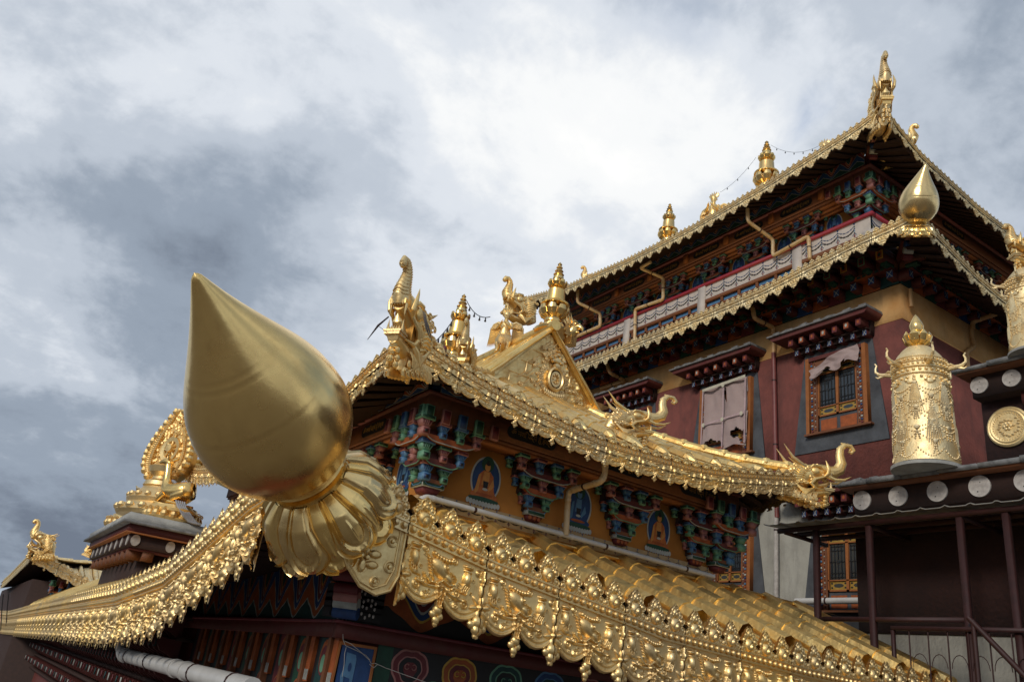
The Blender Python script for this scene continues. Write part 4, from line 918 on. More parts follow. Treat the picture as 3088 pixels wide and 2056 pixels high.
for k, (x, y, r) in enumerate([(0, .17, .05), (0, .24, .06), (-.06, .22, .035), (.06, .22, .035), (0, .31, .035), (-.09, .25, .03), (.09, .25, .03), (0, .36, .02), (0, .40, .012), (-.04, .28, .03), (.04, .28, .03)]): em.ball((x, y, .015), (r, r*.7, .035), GOLD, Me, 8)
em.build('wheel_emblem', gb)
sr = MB(); r6 = np.random.default_rng(31)
for k in range(120):
    z = r6.uniform(zb+.06, ztp-.12); hw_ = (gx1-gx0)/2*(1-(z-zb)/(ztp-zb))-.06
    if hw_ < .05: continue
    x = gm+r6.uniform(-hw_*.75, hw_)
    if math.hypot(x-ec[0], (z-ec[2])*.7) < .20: continue
    if k % 3: sr.spiral((x, gy0-.035, z), r6.uniform(.022, .04), GOLDR, flip=1 if k % 2 else -1, th=.24)
    else: sr.tube([(x-.05, gy0-.03, z-.02), (x, gy0-.045, z+.01), (x+.04, gy0-.04, z+.05), (x+.05, gy0-.03, z+.08)], [.004, .010, .008, .002], GOLDR, n=5)
sr.build('scroll_relief', gb)
rk = MB()
for xa, xb in ((gx0-.06, gm), (gx1+.12, gm)):
    for o_, r in ((0, .020), (.05, .014)): rk.tube([(xa, gy0-.07+o_, ZT-.03), ((xa+xb)/2, gy0-.07+o_, (ZT+gz)/2+.0), (xb, gy0-.07+o_, gz+.02)], r, GOLDT, n=8)
rk.build('verge_trim', gb)
vg = MB(); t = np.linspace(0, 1.72, 10); vg.tube(rmap('F', 4.68, 8.22, t, rsurf(8.22, t, zFL, CZ+.46, 1.72, CZ+1.17)+.15), .085, GOLDT, n=10)
vg.tube([(2.9, 6.39, CZ+1.345), (5, 6.38, CZ+1.35), (8.25, 6.37, CZ+1.36)], .022, GOLDT, n=6)
for i in range(11): a = 2.9+i*.53; vg.add([(a, 6.44, CZ+1.375+.006*(i % 2)), (a+.56, 6.44, CZ+1.37), (a+.56, 6.30, CZ+1.325+.012*(i % 3)), (a, 6.30, CZ+1.34)], [(0, 3, 2, 1)], GOLDT)
vg.build('verge_roll', A_)
cpl = MB(); Mc = FR(1.80, 4.672, 0)      # corner plate with a five-petalled flower
zt_ = lambda x: float(zFL(x)); o1 = [(0.02, zt_(1.82)-.04), (.40, zt_(2.20)-.04), (.40, zt_(2.20)-.30), (.36, zt_(2.16)-.40), (.27, zt_(2.07)-.455), (.16, zt_(1.97)-.44), (.06, zt_(1.86)-.36), (.0, zt_(1.82)-.28)]
cpl.prism(o1, -.01, .004, GOLDT, Mc)
for r_, w__ in ((1.0, .010), (.90, .007)): cpl.tube([(u*r_+.02*(1-r_), v+(1-r_)*.30, .008) for u, v in o1[1:]], w__, GOLDT, Mc, n=6)
fx, fz = .17, zt_(1.97)-.27
for k in range(5): a = k*2*math.pi/5+.5; cpl.ball((fx+.055*math.cos(a), fz+.055*math.sin(a), .010), (.045 if abs(math.cos(a)) > .6 else .026, .026 if abs(math.cos(a)) > .6 else .045, .022), GOLDT, Mc, 10)
cpl.ball((fx, fz, .014), (.018, .018, .02), GOLDT, Mc, 8)
for (u, v, r) in ((.32, -.12, .030), (.33, -.27, .032), (.10, -.13, .022), (.25, -.385, .026)): cpl.tube([(u+r*math.cos(t), v+zt_(1.80+u)+r*math.sin(t), .008) for t in np.linspace(0, 5.5, 14)], .007, GOLDT, Mc, n=5); cpl.ball((u, v+zt_(1.80+u), .01), (r*.5, r*.5, .014), GOLDT, Mc, 8)
cpl.build('corner_plate', A_, smooth=50)
ec_ = MB()
for V, F in panel_geo(1, 110, 3, 10)[2:]:
    a = 2.20-.605+(V[:, 0]*.985+.0075)*.605; ec_.add(np.stack([a, 4.68-V[:, 2]*.63-.01, zFL(a)+V[:, 1]*.60], 1), F, GOLDR)
ec_.build('eave_crest', A_, smooth=38)
# walls
wl = MB(); wl.b2((3.15, 6.40, CZ+.9), (6.72, 12.6, CZ+2.33), OCHRE); wl.build('upper_wall', A_, smooth=0)
wl = MB(); wl.b2((2.26, 5.51, 0), (8.1, 52, CZ+.50), RWOOD); wl.build('lower_wall', A_, smooth=0)
core = MB(); core.b2((3.2, 6.45, CZ+.5), (8.05, 50, CZ+1.0), DWOOD); core.build('inner_core', A_, smooth=0)
garland_board(A_, FR(3.16, 6.396, CZ+1.385), 3.56, .125, .145, BANDC, 'painted_band', .8)
garland_board(A_, LF(3.146, 12.6, CZ+1.385), 6.2, .125, .31, BANDC, 'painted_band', .8)
bs = MB()
for z0, z1, d, m_ in ((2.045, 2.075, .20, OWOOD), (2.075, 2.10, .235, BWOOD), (2.10, 2.30, .26, BWOOD), (2.30, 2.325, .30, RWOOD)):
    bs.b2((3.15-d, 6.40-d, CZ+z0), (6.72+d*.4, 6.40, CZ+z1), m_); bs.b2((3.15-d, 6.40, CZ+z0), (3.15, 12.6, CZ+z1), m_)
bs.build('lintel_beam', A_, smooth=0)
for x in (4.0, 5.12, 6.22): script_board(A_, FR(x, 6.137, CZ+2.20), .56, .12)
for y in (7.3, 8.5, 9.7): script_board(A_, LF(2.887, y, CZ+2.20), .56, .12)
bp = bracket_proto(1.); first = True
for x in (4.27, 5.36, 6.42): put(bp, first, A_, (x, 6.40, CZ+1.56)); first = False
for y in (7.50, 8.6, 9.7, 10.8): put(bp, False, A_, (3.15, y, CZ+1.56), rz=-math.pi/2)
cp = corner_proto(1.); put(cp, True, A_, (3.13, 6.38, CZ+1.55)); c2_ = put(cp, False, A_, (6.74, 6.38, CZ+1.55), rz=math.pi/2)
mural(A_, FR(3.72, 6.398, CZ+1.745)); mural(A_, FR(4.82, 6.398, CZ+1.745), 1, PBLUE, PLBLUE); mural(A_, FR(5.90, 6.398, CZ+1.745))
for i, y in enumerate((6.95, 8.05, 9.15)): mural(A_, LF(3.148, y, CZ+1.745), 1, *((PBLUE, PLBLUE) if i % 2 == 0 else (PROBE, PSKIN)))
WC = [(PMAR, PPALE), (PBLUE, PPALE), (PORAN, PPALE), (PBLACK, PPALE)]
wave_board(A_, FR(2.95, 6.085, CZ+2.32), 3.9, lambda u: np.clip(rsurf(2.95+u, .46, zFU, CZ+2.14, 1.78, ZT)-CZ-2.32-.10, .02, .5), .30, [(PGREEN, PPALE), (PMAR, PPALE), (PORAN, PPALE), (PBLUE, PPALE)])
wave_board(A_, LF(2.835, 12.0, CZ+2.32), 5.9, lambda u: np.clip(rsurf(12.0-u, .46, zLU, CZ+2.14, 1.78, ZT)-CZ-2.32-.10, .02, .5), .30, [(PGREEN, PPALE), (PMAR, PPALE), (PORAN, PPALE), (PBLUE, PPALE)])
# corner timbers under both eaves
for (cx, cy, z, s_) in ((2.98, 6.23, 2.40, .8), (2.2, 5.45, .34, 1.15)):
    b = MB()
    for k, (dz, dr, m_) in enumerate(((0, .0, PBLUE), (.05, .01, PPALE), (.085, .02, PPINK), (.13, .03, PMAR), (.20, .07, PMAR), (.27, .10, PPALE), (.31, .11, PBLUE), (.38, .16, PMAR))):
        b.tube([(cx-dr*s_-.05*s_, cy-dr*s_-.0*s_, CZ+z+dz*s_), (cx-dr*s_+.06*s_, cy-dr*s_-.10*s_, CZ+z+dz*s_)], .036*s_, m_, n=10)
        b.box((cx+.10, cy+.10-.05, CZ+z+dz*s_), (.10*s_+.08, .06, .028*s_), PBLACK)
        for q in range(5): b.ball((cx+.06*s_+.03*q, cy-.105+.0*s_, CZ+z+dz*s_+.012*math.sin(q*2.3+k)), (.009, .006, .013), STONEW, n=6)
    b.build('corner_timber', A_, smooth=40)
# lower wall frieze
bs = MB(); bs.b2((2.19, 5.44, CZ+.18), (8.1, 5.51, CZ+.275), RWOOD); bs.b2((2.19, 5.51, CZ+.18), (2.26, 20, CZ+.275), RWOOD); bs.b2((2.17, 5.42, CZ+.272), (8.1, 5.51, CZ+.292), PMAR); bs.b2((2.17, 5.51, CZ+.272), (2.26, 20, CZ+.292), PMAR); bs.build('lower_lintel', A_, smooth=0)
wave_board(A_, FR(2.26, 5.50, CZ+.29), 5.8, lambda u: np.clip(rsurf(2.26+u, .83, zFL, CZ+.46, 1.72, CZ+1.17)-CZ-.29-.04, .02, 1), .58, [(PTEAL, PPALE), (PMAR, PPALE), (PBLUE, PPALE), (PORAN, PYEL), (PBLACK, PORAN)], back=PBLUE, ph=.30)
wave_board(A_, LF(2.25, 9.5, CZ+.29), 3.99, lambda u: np.clip(rsurf(9.5-u, .83, zLL, CZ+.42, 1.70, CZ+1.17)-CZ-.29-.04, .02, 1), .46, [(PORAN, PYEL), (PMAR, PPALE), (PBLUE, PPALE), (PORAN, PPALE), (PTEAL, PPALE)], back=PTEAL)
cl = MB(); M0 = FR(2.54, 5.505, CZ+.18); cl.face([(0, -.9), (5.5, -.9), (5.5, 0), (0, 0)], 0, PBLACK, M0); cl.face([(0, -.9), (.12, -.9), (.12, 0), (0, 0)], .002, PGREEN, M0)
def tref(cx, cy, r, flip=1, n=42):
    t = np.linspace(0, 2*math.pi, n, endpoint=False); q = r*(1+.20*np.abs(np.cos(1.5*(t-flip*math.pi/2)))**.6+.05*np.abs(np.cos(4.5*t))); return np.stack([cx+q*np.cos(t), cy+q*np.sin(t)*.95], 1)
for k in range(26):
    x = .27+k*.205; up_ = k % 2; y = -.13 if not up_ else -.33
    e_, c_, d_ = ((PPINK, PMAR, PBLACK), (PYEL, PORAN, PMAR), (PLGREEN, PTEAL, PBLACK), (PLBLUE, PBLUE, PTEAL))[(k//2+up_*2) % 4]
    for q, (s_, m_) in enumerate(((.125, e_), (.112, c_), (.082, e_), (.074, d_), (.046, c_))): cl.face(tref(x, y, s_, -1 if not up_ else 1), .002+.0015*q+.0006*up_, m_, M0)
    for s_ in (-1, 1):
        cl.tube([(x+s_*(.028+.018*math.cos(t)), y+.018+.018*math.sin(t), .011) for t in np.linspace(-2.6, 2.4, 9)], .0045, e_, M0, n=4)
M1 = LF(2.256, 9.5, CZ+.18); cl.face([(0, -.9), (3.98, -.9), (3.98, 0), (0, 0)], 0, PBLACK, M1)
for k in range(9):
    x = 3.98-.22-k*.44
    cl.face([(x-.1, -.9), (x+.12, -.9), (x+.12, 0), (x-.1, 0)], .002, (PTEAL, PGREEN, PMAR)[k % 3], M1)
    for q, (s_, m_) in enumerate(((1.2, PORAN), (1.0, PMAR), (.6, PLGREEN))): cl.face(ell(x+.01, -.13-.02*q, .07*s_, .10*s_, 14), .004+.002*q, m_, M1); cl.face(ell(x+.01, -.40, .06*s_, .09*s_, 14), .004+.002*q, m_, M1)
    cl.prism([(x+.14, -.9), (x+.19, -.9), (x+.19, 0), (x+.14, 0)], 0, .05, BWOOD, M1); cl.prism([(x+.20, -.30), (x+.28, -.30), (x+.28, 0), (x+.20, 0)], 0, .03, PORAN, M1)
    for q in range(5): cl.face([(x+.205+.015*q, -.29), (x+.215+.015*q, -.29), (x+.215+.015*q, -.22), (x+.205+.015*q, -.22)], .034, PPALE, M1)
cl.build('painted_frieze', A_, smooth=0)
# rows of carved bracket arms receding under the left eave
am = None
for r_i, (zz_, xo, n_) in enumerate(((.16, .30, 34), (-.06, .22, 34), (-.30, .14, 32))):
    for k in range(n_):
        y = 9.7+k*.28
        if am is None:
            b = MB(); q = [(0, .10), (.16, .10), (.24, .12), (.26, .06), (.20, -.02), (.10, -.06), (.05, -.10), (0, -.10)]
            b.prism([(u, v) for u, v in q], -.035, .035, RWOOD, np.array([[-1, 0, 0, 0], [0, 0, 1, 0], [0, 1, 0, 0], [0, 0, 0, 1.]])); b.box((-.262, 0, .06), (.006, .03, .05), PTEAL); b.box((-.268, 0, .06), (.004, .018, .036), PMAR)
            am = b.build('bracket_arm', A_, local=True, smooth=0); o = am
        else: o = bpy.data.objects.new('bracket_arm', am.data); COL.objects.link(o); o.parent = A_
        o.location = Vector(np.array((2.24-xo*.3, y, CZ+zz_))-worldloc(A_))
b = MB()
for zz_ in (.27, .05, -.17, -.42, -.70, -1.0): b.b2((2.10, 9.5, CZ+zz_-.02), (2.26, 52, CZ+zz_+.02), DWOOD)
b.build('bracket_rail', A_, smooth=0)
b = MB()
for r_i, (zz_, xo) in enumerate(((.16, .30), (-.06, .22), (-.30, .14), (-.55, .10), (-.85, .10))):
    for k in range(110):
        y = (9.7 if r_i > 2 else 19.2)+k*.30
        b.prism(q, -.035, .035, RWOOD, np.array([[-1, 0, 0, 2.24-xo*.3], [0, 0, 1, y], [0, 1, 0, CZ+zz_], [0, 0, 0, 1.]])); b.box((2.24-xo*.3-.265, y, CZ+zz_+.06), (.006, .026, .044), (PTEAL, PMAR, PPALE)[k % 3])
b.build('far_bracket_arms', A_, smooth=0, kind='stuff')
bl = MB(); bl.b2((3.15, 20, 0), (8, 28, CZ+.6), DWOOD); bl.build('rear_wall', A_, smooth=0)

# sign on the frieze and the cord that ties it
T = thing('painted_notice_board', 'blue painted notice board with orange frame, faded white letter and red lettering below', 'sign', (2.36, 5.47, CZ-.30))
M2 = FR(2.222, 5.478, CZ-.34)
b = MB(); b.prism([(0, 0), (.29, 0), (.285, .50), (.01, .50)], 0, .018, PBLUE, M2); b.build('board', T, smooth=0)
b = MB()
for p in ([(0, 0), (.016, 0), (.024, .50), (.01, .50)], [(.274, 0), (.292, 0), (.288, .50), (.270, .50)], [(.024, .482), (.270, .482), (.270, .5), (.024, .5)]): b.prism(p, .018, .026, OWOOD, M2)
b.build('frame', T, smooth=0)
b = MB(); b.face([(.075, .44), (.145, .43), (.155, .40), (.15, .19), (.165, .15), (.13, .19), (.13, .28), (.085, .29), (.09, .25), (.085, .19), (.07, .22), (.06, .29), (.08, .37)], .022, PLBLUE, M2); b.face(ell(.115, .35, .013, .028, 12), .024, PBLUE, M2); b.build('white_letter', T, smooth=0)
for txt, sz, m_, dz in (('WOSE', 1.0, PWHITE, .022), ('WOSE', .86, PMAR, .024)):
    me = glyph_mesh(txt); V = np.empty(len(me.vertices)*3); me.vertices.foreach_get('co', V); V = V.reshape(-1, 3); V -= (V.min(0)+V.max(0))/2; ex = V.max(0)
    b = MB(); F = {}
    for p_ in me.polygons: F.setdefault(len(p_.vertices), []).append(list(p_.vertices))
    V2 = np.c_[V[:, 0]/ex[0]*.105*(1 if sz == 1 else .97)+.135, V[:, 1]/ex[1]*.05*sz+.10, V[:, 2]*.1+dz]
    for k, f_ in F.items(): b.add(V2, f_, m_, M2)
    b.build('red_lettering' if sz < 1 else 'lettering_outline', T, smooth=0)
cd = MB(); q = lambda u, v, y: at(950+u/7.85, 1880+v/7.85, y=y)
cd.tube([q(660, 240, 5.42), q(665, 380, 5.42), q(720, 510, 5.42), q(1000, 640, 5.42), q(1200, 740, 5.42), q(1300, 850, 5.42)], .0022, CORD, n=5)
cd.tube([q(690, 400, 5.42), q(850, 470, 5.41), q(1100, 680, 5.41), q(1290, 860, 5.41), q(1330, 940, 5.41), q(1420, 930, 5.41), q(1700, 1050, 5.3), q(2355, 1285, 5.2), q(2900, 1480, 5.1), q(4200, 1900, 5.0)], .0022, CORD, n=5)
cd.tube([q(740, 550, 5.42), q(700, 700, 5.42), q(690, 950, 5.42), q(640, 1250, 5.42)], .0020, CORD, n=5); cd.tube([q(1290, 950, 5.41), q(1390, 1040, 5.41), q(1480, 960, 5.41)], .0022, CORD, n=5)
tag(cd.build('tied_cord', smooth=60), 'thin pale cord knotted in front of the blue notice board', 'cord')

# ornaments on the near hall
bud('huge polished gold flame bud leaning out over the near corner of the lowest roof', (1.795, 4.949, CZ+.883), R(27.5), 1.8, 1.0, (.03, -.045), flat=.84, wide=1.0, az=212)
bigM = makara('roof_dragon', 'large gold long-trunked dragon head with open jaws on the near corner of the middle roof', tuple(at(1182, 1128, d=5.85)), R(217), .80)
bigM.scale = (.80, .60, .86)
d2 = dup(bigM, 'smaller gold long-trunked dragon head just behind the large one, below the bell spire', tuple(at(1385, 1152, d=6.9)), R(226), .53); d2.scale = (.50, .38, .54)
d3 = dup(bigM, 'gold dragon head with raised trunk on the far right tip of the middle roof', (7.44, 5.54, CZ+2.24), R(-28), .74); d3.scale = (.84, .62, .66)
d4 = dup(bigM, 'gold dragon head halfway up the right hip of the middle roof, below the leftmost window', tuple(at(1930, 1350, d=8.2)), R(-22), .60); d4.scale = (.76, .52, .52)
b1 = finial_bell('tall gold bell spire standing on the gable peak beside the beaked head', tuple(at(1664, 1000, y=7.50)-np.array((0, 0, .02))), .83)
b2_ = dup(b1, 'gold bell spire rising behind the two dragon heads, left of the winged figure', tuple(at(1362, 1108, y=9.6)-np.array((0, 0, .0))), None, .98)
for d_ in (d3, d4):
    for c in list(d_.children):
        if c.name.startswith('trunk'): bpy.data.objects.remove(c, do_unlink=True)
    t = MB(); P = [(.06, 0, .65), (.17, 0, .66), (.26, 0, .72), (.30, 0, .84), (.28, 0, .97), (.29, 0, 1.09), (.35, 0, 1.17), (.43, 0, 1.17), (.47, 0, 1.10), (.44, 0, 1.05), (.40, 0, 1.07)]
    t.tube(P, [.115, .105, .085, .07, .058, .05, .045, .04, .033, .026, .016], GOLD, n=12)
    for k in range(1, 9):
        for q in (0, .5): c = np.array(P[k])*(1-q)+np.array(P[k+1])*q; t.ball(c-np.array((.055-.003*k, 0, 0 if k < 6 else -.03)), .017, GOLD, n=6)
    t.build('trunk', d_, local=True)
    for s_ in (-1, 1):
        t = MB(); t.tube([(-.12, s_*.09, .60), (-.26, s_*.13, .66), (-.42, s_*.16, .78), (-.54, s_*.17, .98)], [.030, .034, .024, .002], GOLD, n=8); t.build('long_horn', d_, local=True)
        t = MB(); t.tube([(.05, s_*.10, .56), (.16, s_*.13, .50), (.28, s_*.14, .52), (.38, s_*.12, .60)], [.03, .03, .022, .003], GOLD, n=8); t.build('long_tusk', d_, local=True)
wg = winged('gold winged guardian with clasped hands between the two nearer bell spires', tuple(at(1514, 1062, y=8.25)), R(222), .74)
eh = dup(bigM, 'gold trunked head with curled trunk seen in profile above the winged guardian', tuple(at(1532, 995, y=8.75)), R(170), .76)
for c in list(eh.children):
    if c.name.startswith(('scale_collar', 'beard')): bpy.data.objects.remove(c, do_unlink=True)
eh['label'] = 'gold trunked head in profile, its trunk curling up over the winged guardian'
beak_head('gold beaked head with upswept flame mane on the point of the gable', tuple(at(1722, 1030, y=7.33)), R(-68), .50)

# pipes on the near hall
def pipe(label, pts, r, m, straps=True, group=None, m2=None):
    b = MB(); P = [np.array(p, float) for p in pts]; Q = [P[0]]
    for i in range(1, len(P)-1):
        a, c, d = P[i-1], P[i], P[i+1]; k = min(r*1.8, np.linalg.norm(a-c)*.4, np.linalg.norm(d-c)*.4)
        u = (a-c)/np.linalg.norm(a-c); v = (d-c)/np.linalg.norm(d-c)
        for t in (0, .25, .5, .75, 1): Q.append((c+u*k)*(1-t)**2+2*t*(1-t)*c+(c+v*k)*t*t)
    Q.append(P[-1]); Q2 = [Q[0]]
    for p in Q[1:]:
        if np.linalg.norm(p-Q2[-1]) > r*.22: Q2.append(p)
    b.tube(Q2, r, m, n=14)
    o = b.build('drainpipe', smooth=50); tag(o, label, 'pipe', group)
    for i in range(1, len(P)-1):
        for e_ in (P[i-1], P[i+1]):
            u = (e_-P[i]); L_ = np.linalg.norm(u); u = u/L_; k = min(r*2.4, L_*.45); s_ = MB(); s_.tube([P[i]+u*k, P[i]+u*(k+r*.9)], r*1.13, m, n=14); s_.build('pipe_socket', o, smooth=50)
    for i in range(len(P)-1):
        d = P[i+1]-P[i]; L_ = np.linalg.norm(d)
        if L_ < .45: continue
        for q in np.arange(.5, max(.6, L_*.9), 1.1)/L_ if L_ > .9 else [.5]:
            c = P[i]+d*q; u = d/L_; k = MB(); k.tube([c-u*.012, c+u*.012], r*1.10, IRON, n=12); k.box(c+np.array((r*1.5 if abs(u[1]) > .5 or abs(u[2]) > .8 else 0, 0 if abs(u[1]) > .5 else r*1.2, 0)), (.012, .012, .008), IRON); k.build('pipe_strap', o, smooth=50)
    return o
w_ = lambda u, v, **k: at(u, v, **k)
pipe('long white plastic pipe running level along the foot of the figure panels', [at(1262, 1510, y=6.32), at(1285, 1497, y=6.30), at(1706, 1613, y=6.30), at(2152, 1738, y=6.30)], .025, PVC)
pipe('stained cream pipe dropping from the middle roof edge onto the long white pipe', [at(1826, 1385, y=5.75), at(1824, 1430, y=5.78), at(1812, 1452, y=5.8), at(1714, 1481, y=6.28), at(1706, 1612, y=6.28)], .029, PIPEC)
pipe('thick white elbow pipe under the long left eave at the lower left', [at(370, 1925, x=1.75), at(368, 1972, x=1.75), at(545, 2018, x=1.75), at(760, 2075, x=1.75)], .068, PVC)

# ================================================================ flat-roofed gate tower with the wheel, behind the left eave
E_ = thing('gate_tower', 'flat-roofed dark timber gate tower with small white discs, carrying the wheel and deer', 'building', (1.7, 12.3, 0))
b = MB(); b.b2((1.62, 12.25, CZ+1.46), (4.5, 16.3, CZ+1.57), CONC); b.build('cement_top', E_, smooth=0)
b = MB(); b.b2((1.56, 12.19, CZ+1.425), (4.5, 16.36, CZ+1.46), SLATE); b.build('slate_edge', E_, smooth=0)
b = MB(); b.b2((1.66, 12.29, CZ+1.32), (4.5, 16.2, CZ+1.425), RWOOD); b.b2((1.64, 12.27, CZ+1.305), (4.5, 16.2, CZ+1.32), OWOOD); b.b2((1.72, 12.35, CZ+1.13), (4.5, 16.15, CZ+1.305), DWOOD); b.b2((1.76, 12.39, CZ+1.10), (4.5, 16.1, CZ+1.13), RWOOD)
b.build('cornice', E_, smooth=0)
b = MB(); b.b2((1.95, 12.58, CZ+.45), (4.5, 15.9, CZ+1.10), DWOOD); b.build('wall', E_, smooth=0)
for i in range(9): b = MB(); b.b2((1.76, 12.50+i*.42, CZ+.98), (1.95, 12.62+i*.42, CZ+1.10), BWOOD); b.build('corbel', E_, smooth=0)
for i in range(5): b = MB(); b.b2((1.95+i*.40, 12.39, CZ+.98), (2.10+i*.40, 12.58, CZ+1.10), BWOOD); b.build('corbel', E_, smooth=0)
for i in range(8): b = MB(); y = 12.47+i*.48; b.prism(ell(0, 0, .062, .075, 20), 0, .012, STONEW, LF(1.72, y, CZ+1.22)); b.build('white_disc', E_, smooth=0)
for i in range(4): b = MB(); b.prism(ell(0, 0, .062, .075, 20), 0, .012, STONEW, FR(1.80+i*.47, 12.35, CZ+1.22)); b.build('white_disc', E_, smooth=0)
dharma_wheel('gold spoked wheel in a leaf-shaped flaming frame on a lotus throne, seen edge-on', tuple(at(452, 1560, x=2.02)), R(208), 1.05)
dr = deer('gold deer kneeling right of the wheel, grey scarf round its neck', (2.17, 12.60, CZ+1.80), R(125), .95)
dup(dr, 'gold deer kneeling on the far left side of the wheel', (2.02, 14.75, CZ+1.80), R(-115), .62)
st = MB(); st.lathe([(.36, 0), (.40, .05), (.33, .10), (.36, .16), (.32, .20), (.31, .23)], GOLD, tr(2.24, 12.66, CZ+1.57), n=32)
for k in range(18): a = k*math.pi/9; st.ball((2.24+.37*math.cos(a), 12.66+.37*math.sin(a), CZ+1.65), (.055, .055, .06), GOLD, n=8); st.spiral((2.24+.38*math.cos(a), 12.66+.38*math.sin(a), CZ+1.72), .035, GOLD, None)
s1 = tag(st.build('lotus_base'), 'round gold lotus base under the right-hand deer', 'statue base', 'gold lotus bases of the deer')
o = s1.copy(); COL.objects.link(o); o.location = (s1.location[0]-.22, s1.location[1]+2.1, s1.location[2]); o['label'] = 'round gold lotus base under the far left deer'
b = MB()
for k in range(5): x = .03*k; b.tube([(2.16+x, 12.34, CZ+1.86), (2.19+x*.9, 12.26, CZ+1.78), (2.28+x, 12.24, CZ+1.68), (2.38+x, 12.23, CZ+1.60), (2.46+x*.8, 12.22, CZ+1.585)], [.012, .016, .018, .016, .02], GCLOTH, n=6)
sf_ = tag(b.build('silk_scarf', smooth=60), 'grey silk scarf hanging down from the right-hand deer', 'scarf'); b = MB()
b.tube([(2.18, 12.56, CZ+2.10), (2.11, 12.62, CZ+2.15), (2.13, 12.70, CZ+2.17)], .05, GCLOTH, n=8, sy=.4)
b.build('neck_loop', sf_, smooth=60)
# ================================================================ main temple
B_ = thing('main_temple', 'tall main temple with maroon and cream walls under two gold-trimmed roofs', 'temple', (10, 6, 0))
zBL = tab([(4.9, 6.62), (5.15, 6.66), (5.5, 6.62), (6.04, 6.60), (6.57, 6.54), (7.8, 6.41), (8.7, 6.39), (12.3, 6.36), (19, 6.36)])
zBR = tab([(9.0, 6.66), (9.3, 6.55), (9.98, 6.35), (10.47, 6.22), (11.1, 6.13), (13, 6.1), (20, 6.1)])
zUL = tab([(6.0, 9.78), (6.2, 9.72), (6.7, 9.60), (7.55, 9.50), (8.73, 9.38), (10.6, 9.28), (12.6, 9.30), (15.05, 9.45), (17.6, 9.90)])
zUR = tab([(10.1, 9.72), (10.6, 9.50), (11.2, 9.28), (11.7, 9.20), (12.95, 9.02), (14.5, 8.98), (18, 9.1), (20, 9.2)])
slope(B_, 'L', 9.15, 5.15, 19, 1.95, zBL, CZ+6.36, CZ+7.5, .4, True, False, rr=.055, lift=.04, raft=.2, soff=True, rolls=False)
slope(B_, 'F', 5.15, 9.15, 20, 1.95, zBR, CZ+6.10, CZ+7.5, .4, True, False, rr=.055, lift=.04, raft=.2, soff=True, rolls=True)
strip(B_, 'L', 9.15, 5.25, 20, .60, .30, zBL, 2, lambda i: 70 if i < 8 else 44, 5, 14, GOLDP)
strip(B_, 'F', 5.15, 9.25, 14, .60, .30, zBR, 2, lambda i: 60 if i < 5 else 30, 5, 14, GOLDP)
strip(B_, 'L', 10.2, 6.28, 19, .60, .30, zUL, 2, lambda i: 60 if i < 8 else 40, 5, 14, GOLDP)
strip(B_, 'F', 6.2, 10.3, 15, .60, .30, zUR, 2, lambda i: 60 if i < 5 else 36, 5, 14, GOLDP)
fascia_board(B_, 'L', 9.17, 5.3, 17.2, zBL, .12, .07); fascia_board(B_, 'F', 5.17, 9.3, 17, zBR, .12, .07); fascia_board(B_, 'L', 10.22, 6.3, 17.6, zUL, .12, .07); fascia_board(B_, 'F', 6.22, 10.3, 19, zUR, .12, .07)
ZB = CZ+10.6
slope(B_, 'L', 10.2, 6.2, 17.7, 2.2, zUL, CZ+9.26, ZB, .4, True, True, rr=.055, lift=.04, raft=.2, rolls=False)
slope(B_, 'F', 6.2, 10.2, 20, 2.2, zUR, CZ+8.98, ZB, .4, True, False, rr=.055, lift=.04, raft=.2, rolls=False)
rt = MB(); rt.add([(12.4, 8.4, ZB), (12.4, 15.5, ZB), (14.2, 15.5, CZ+12.2), (14.2, 8.4, CZ+12.2), (20, 8.4, CZ+9.6), (20, 15.5, CZ+9.6)], [(0, 3, 2, 1), (3, 4, 5, 2)], GOLDT); rt.add([(12.4, 8.4, ZB), (20, 8.4, CZ+9.6), (14.2, 8.4, CZ+12.2)], [(0, 1, 2)], GOLDT)
rt.add([(12.4, 15.5, ZB), (20, 15.5, CZ+9.6), (14.2, 15.5, CZ+12.2)], [(2, 1, 0)], GOLDT); rt.tube([(14.2, 8.3, CZ+12.22), (14.2, 15.6, CZ+12.22)], .1, GOLDT, n=8); rt.build('ridge_roof', B_, smooth=0)
hipridge(B_, 9.15, 5.15, 1, 1, 1.9, CZ+6.66, CZ+6.3, CZ+7.5, .04, .06); hipridge(B_, 10.2, 6.2, 1, 1, 2.2, CZ+9.76, CZ+9.2, ZB, .04, .07)
def wallbox(nm, z0, z1, m_, d=0.): b = MB(); b.b2((10-d, 6-d, z0), (20, 19, z1), m_); return b.build(nm, B_, smooth=0)
wallbox('base_wall', 0, CZ+3.18, GREYW); wallbox('maroon_wall', CZ+3.18, CZ+5.66, MAROON, .0); wallbox('cream_band', CZ+5.66, CZ+6.22, CREAM, .012)
b = MB(); b.b2((11.4, 7.4, CZ+7.0), (20, 17.0, CZ+9.9), OCHRE); b.build('gallery_wall', B_, smooth=0)
b = MB(); b.b2((10.2, 6.3, CZ+6.22), (20, 18.9, CZ+6.95), DWOOD); b.build('eave_core', B_, smooth=0)
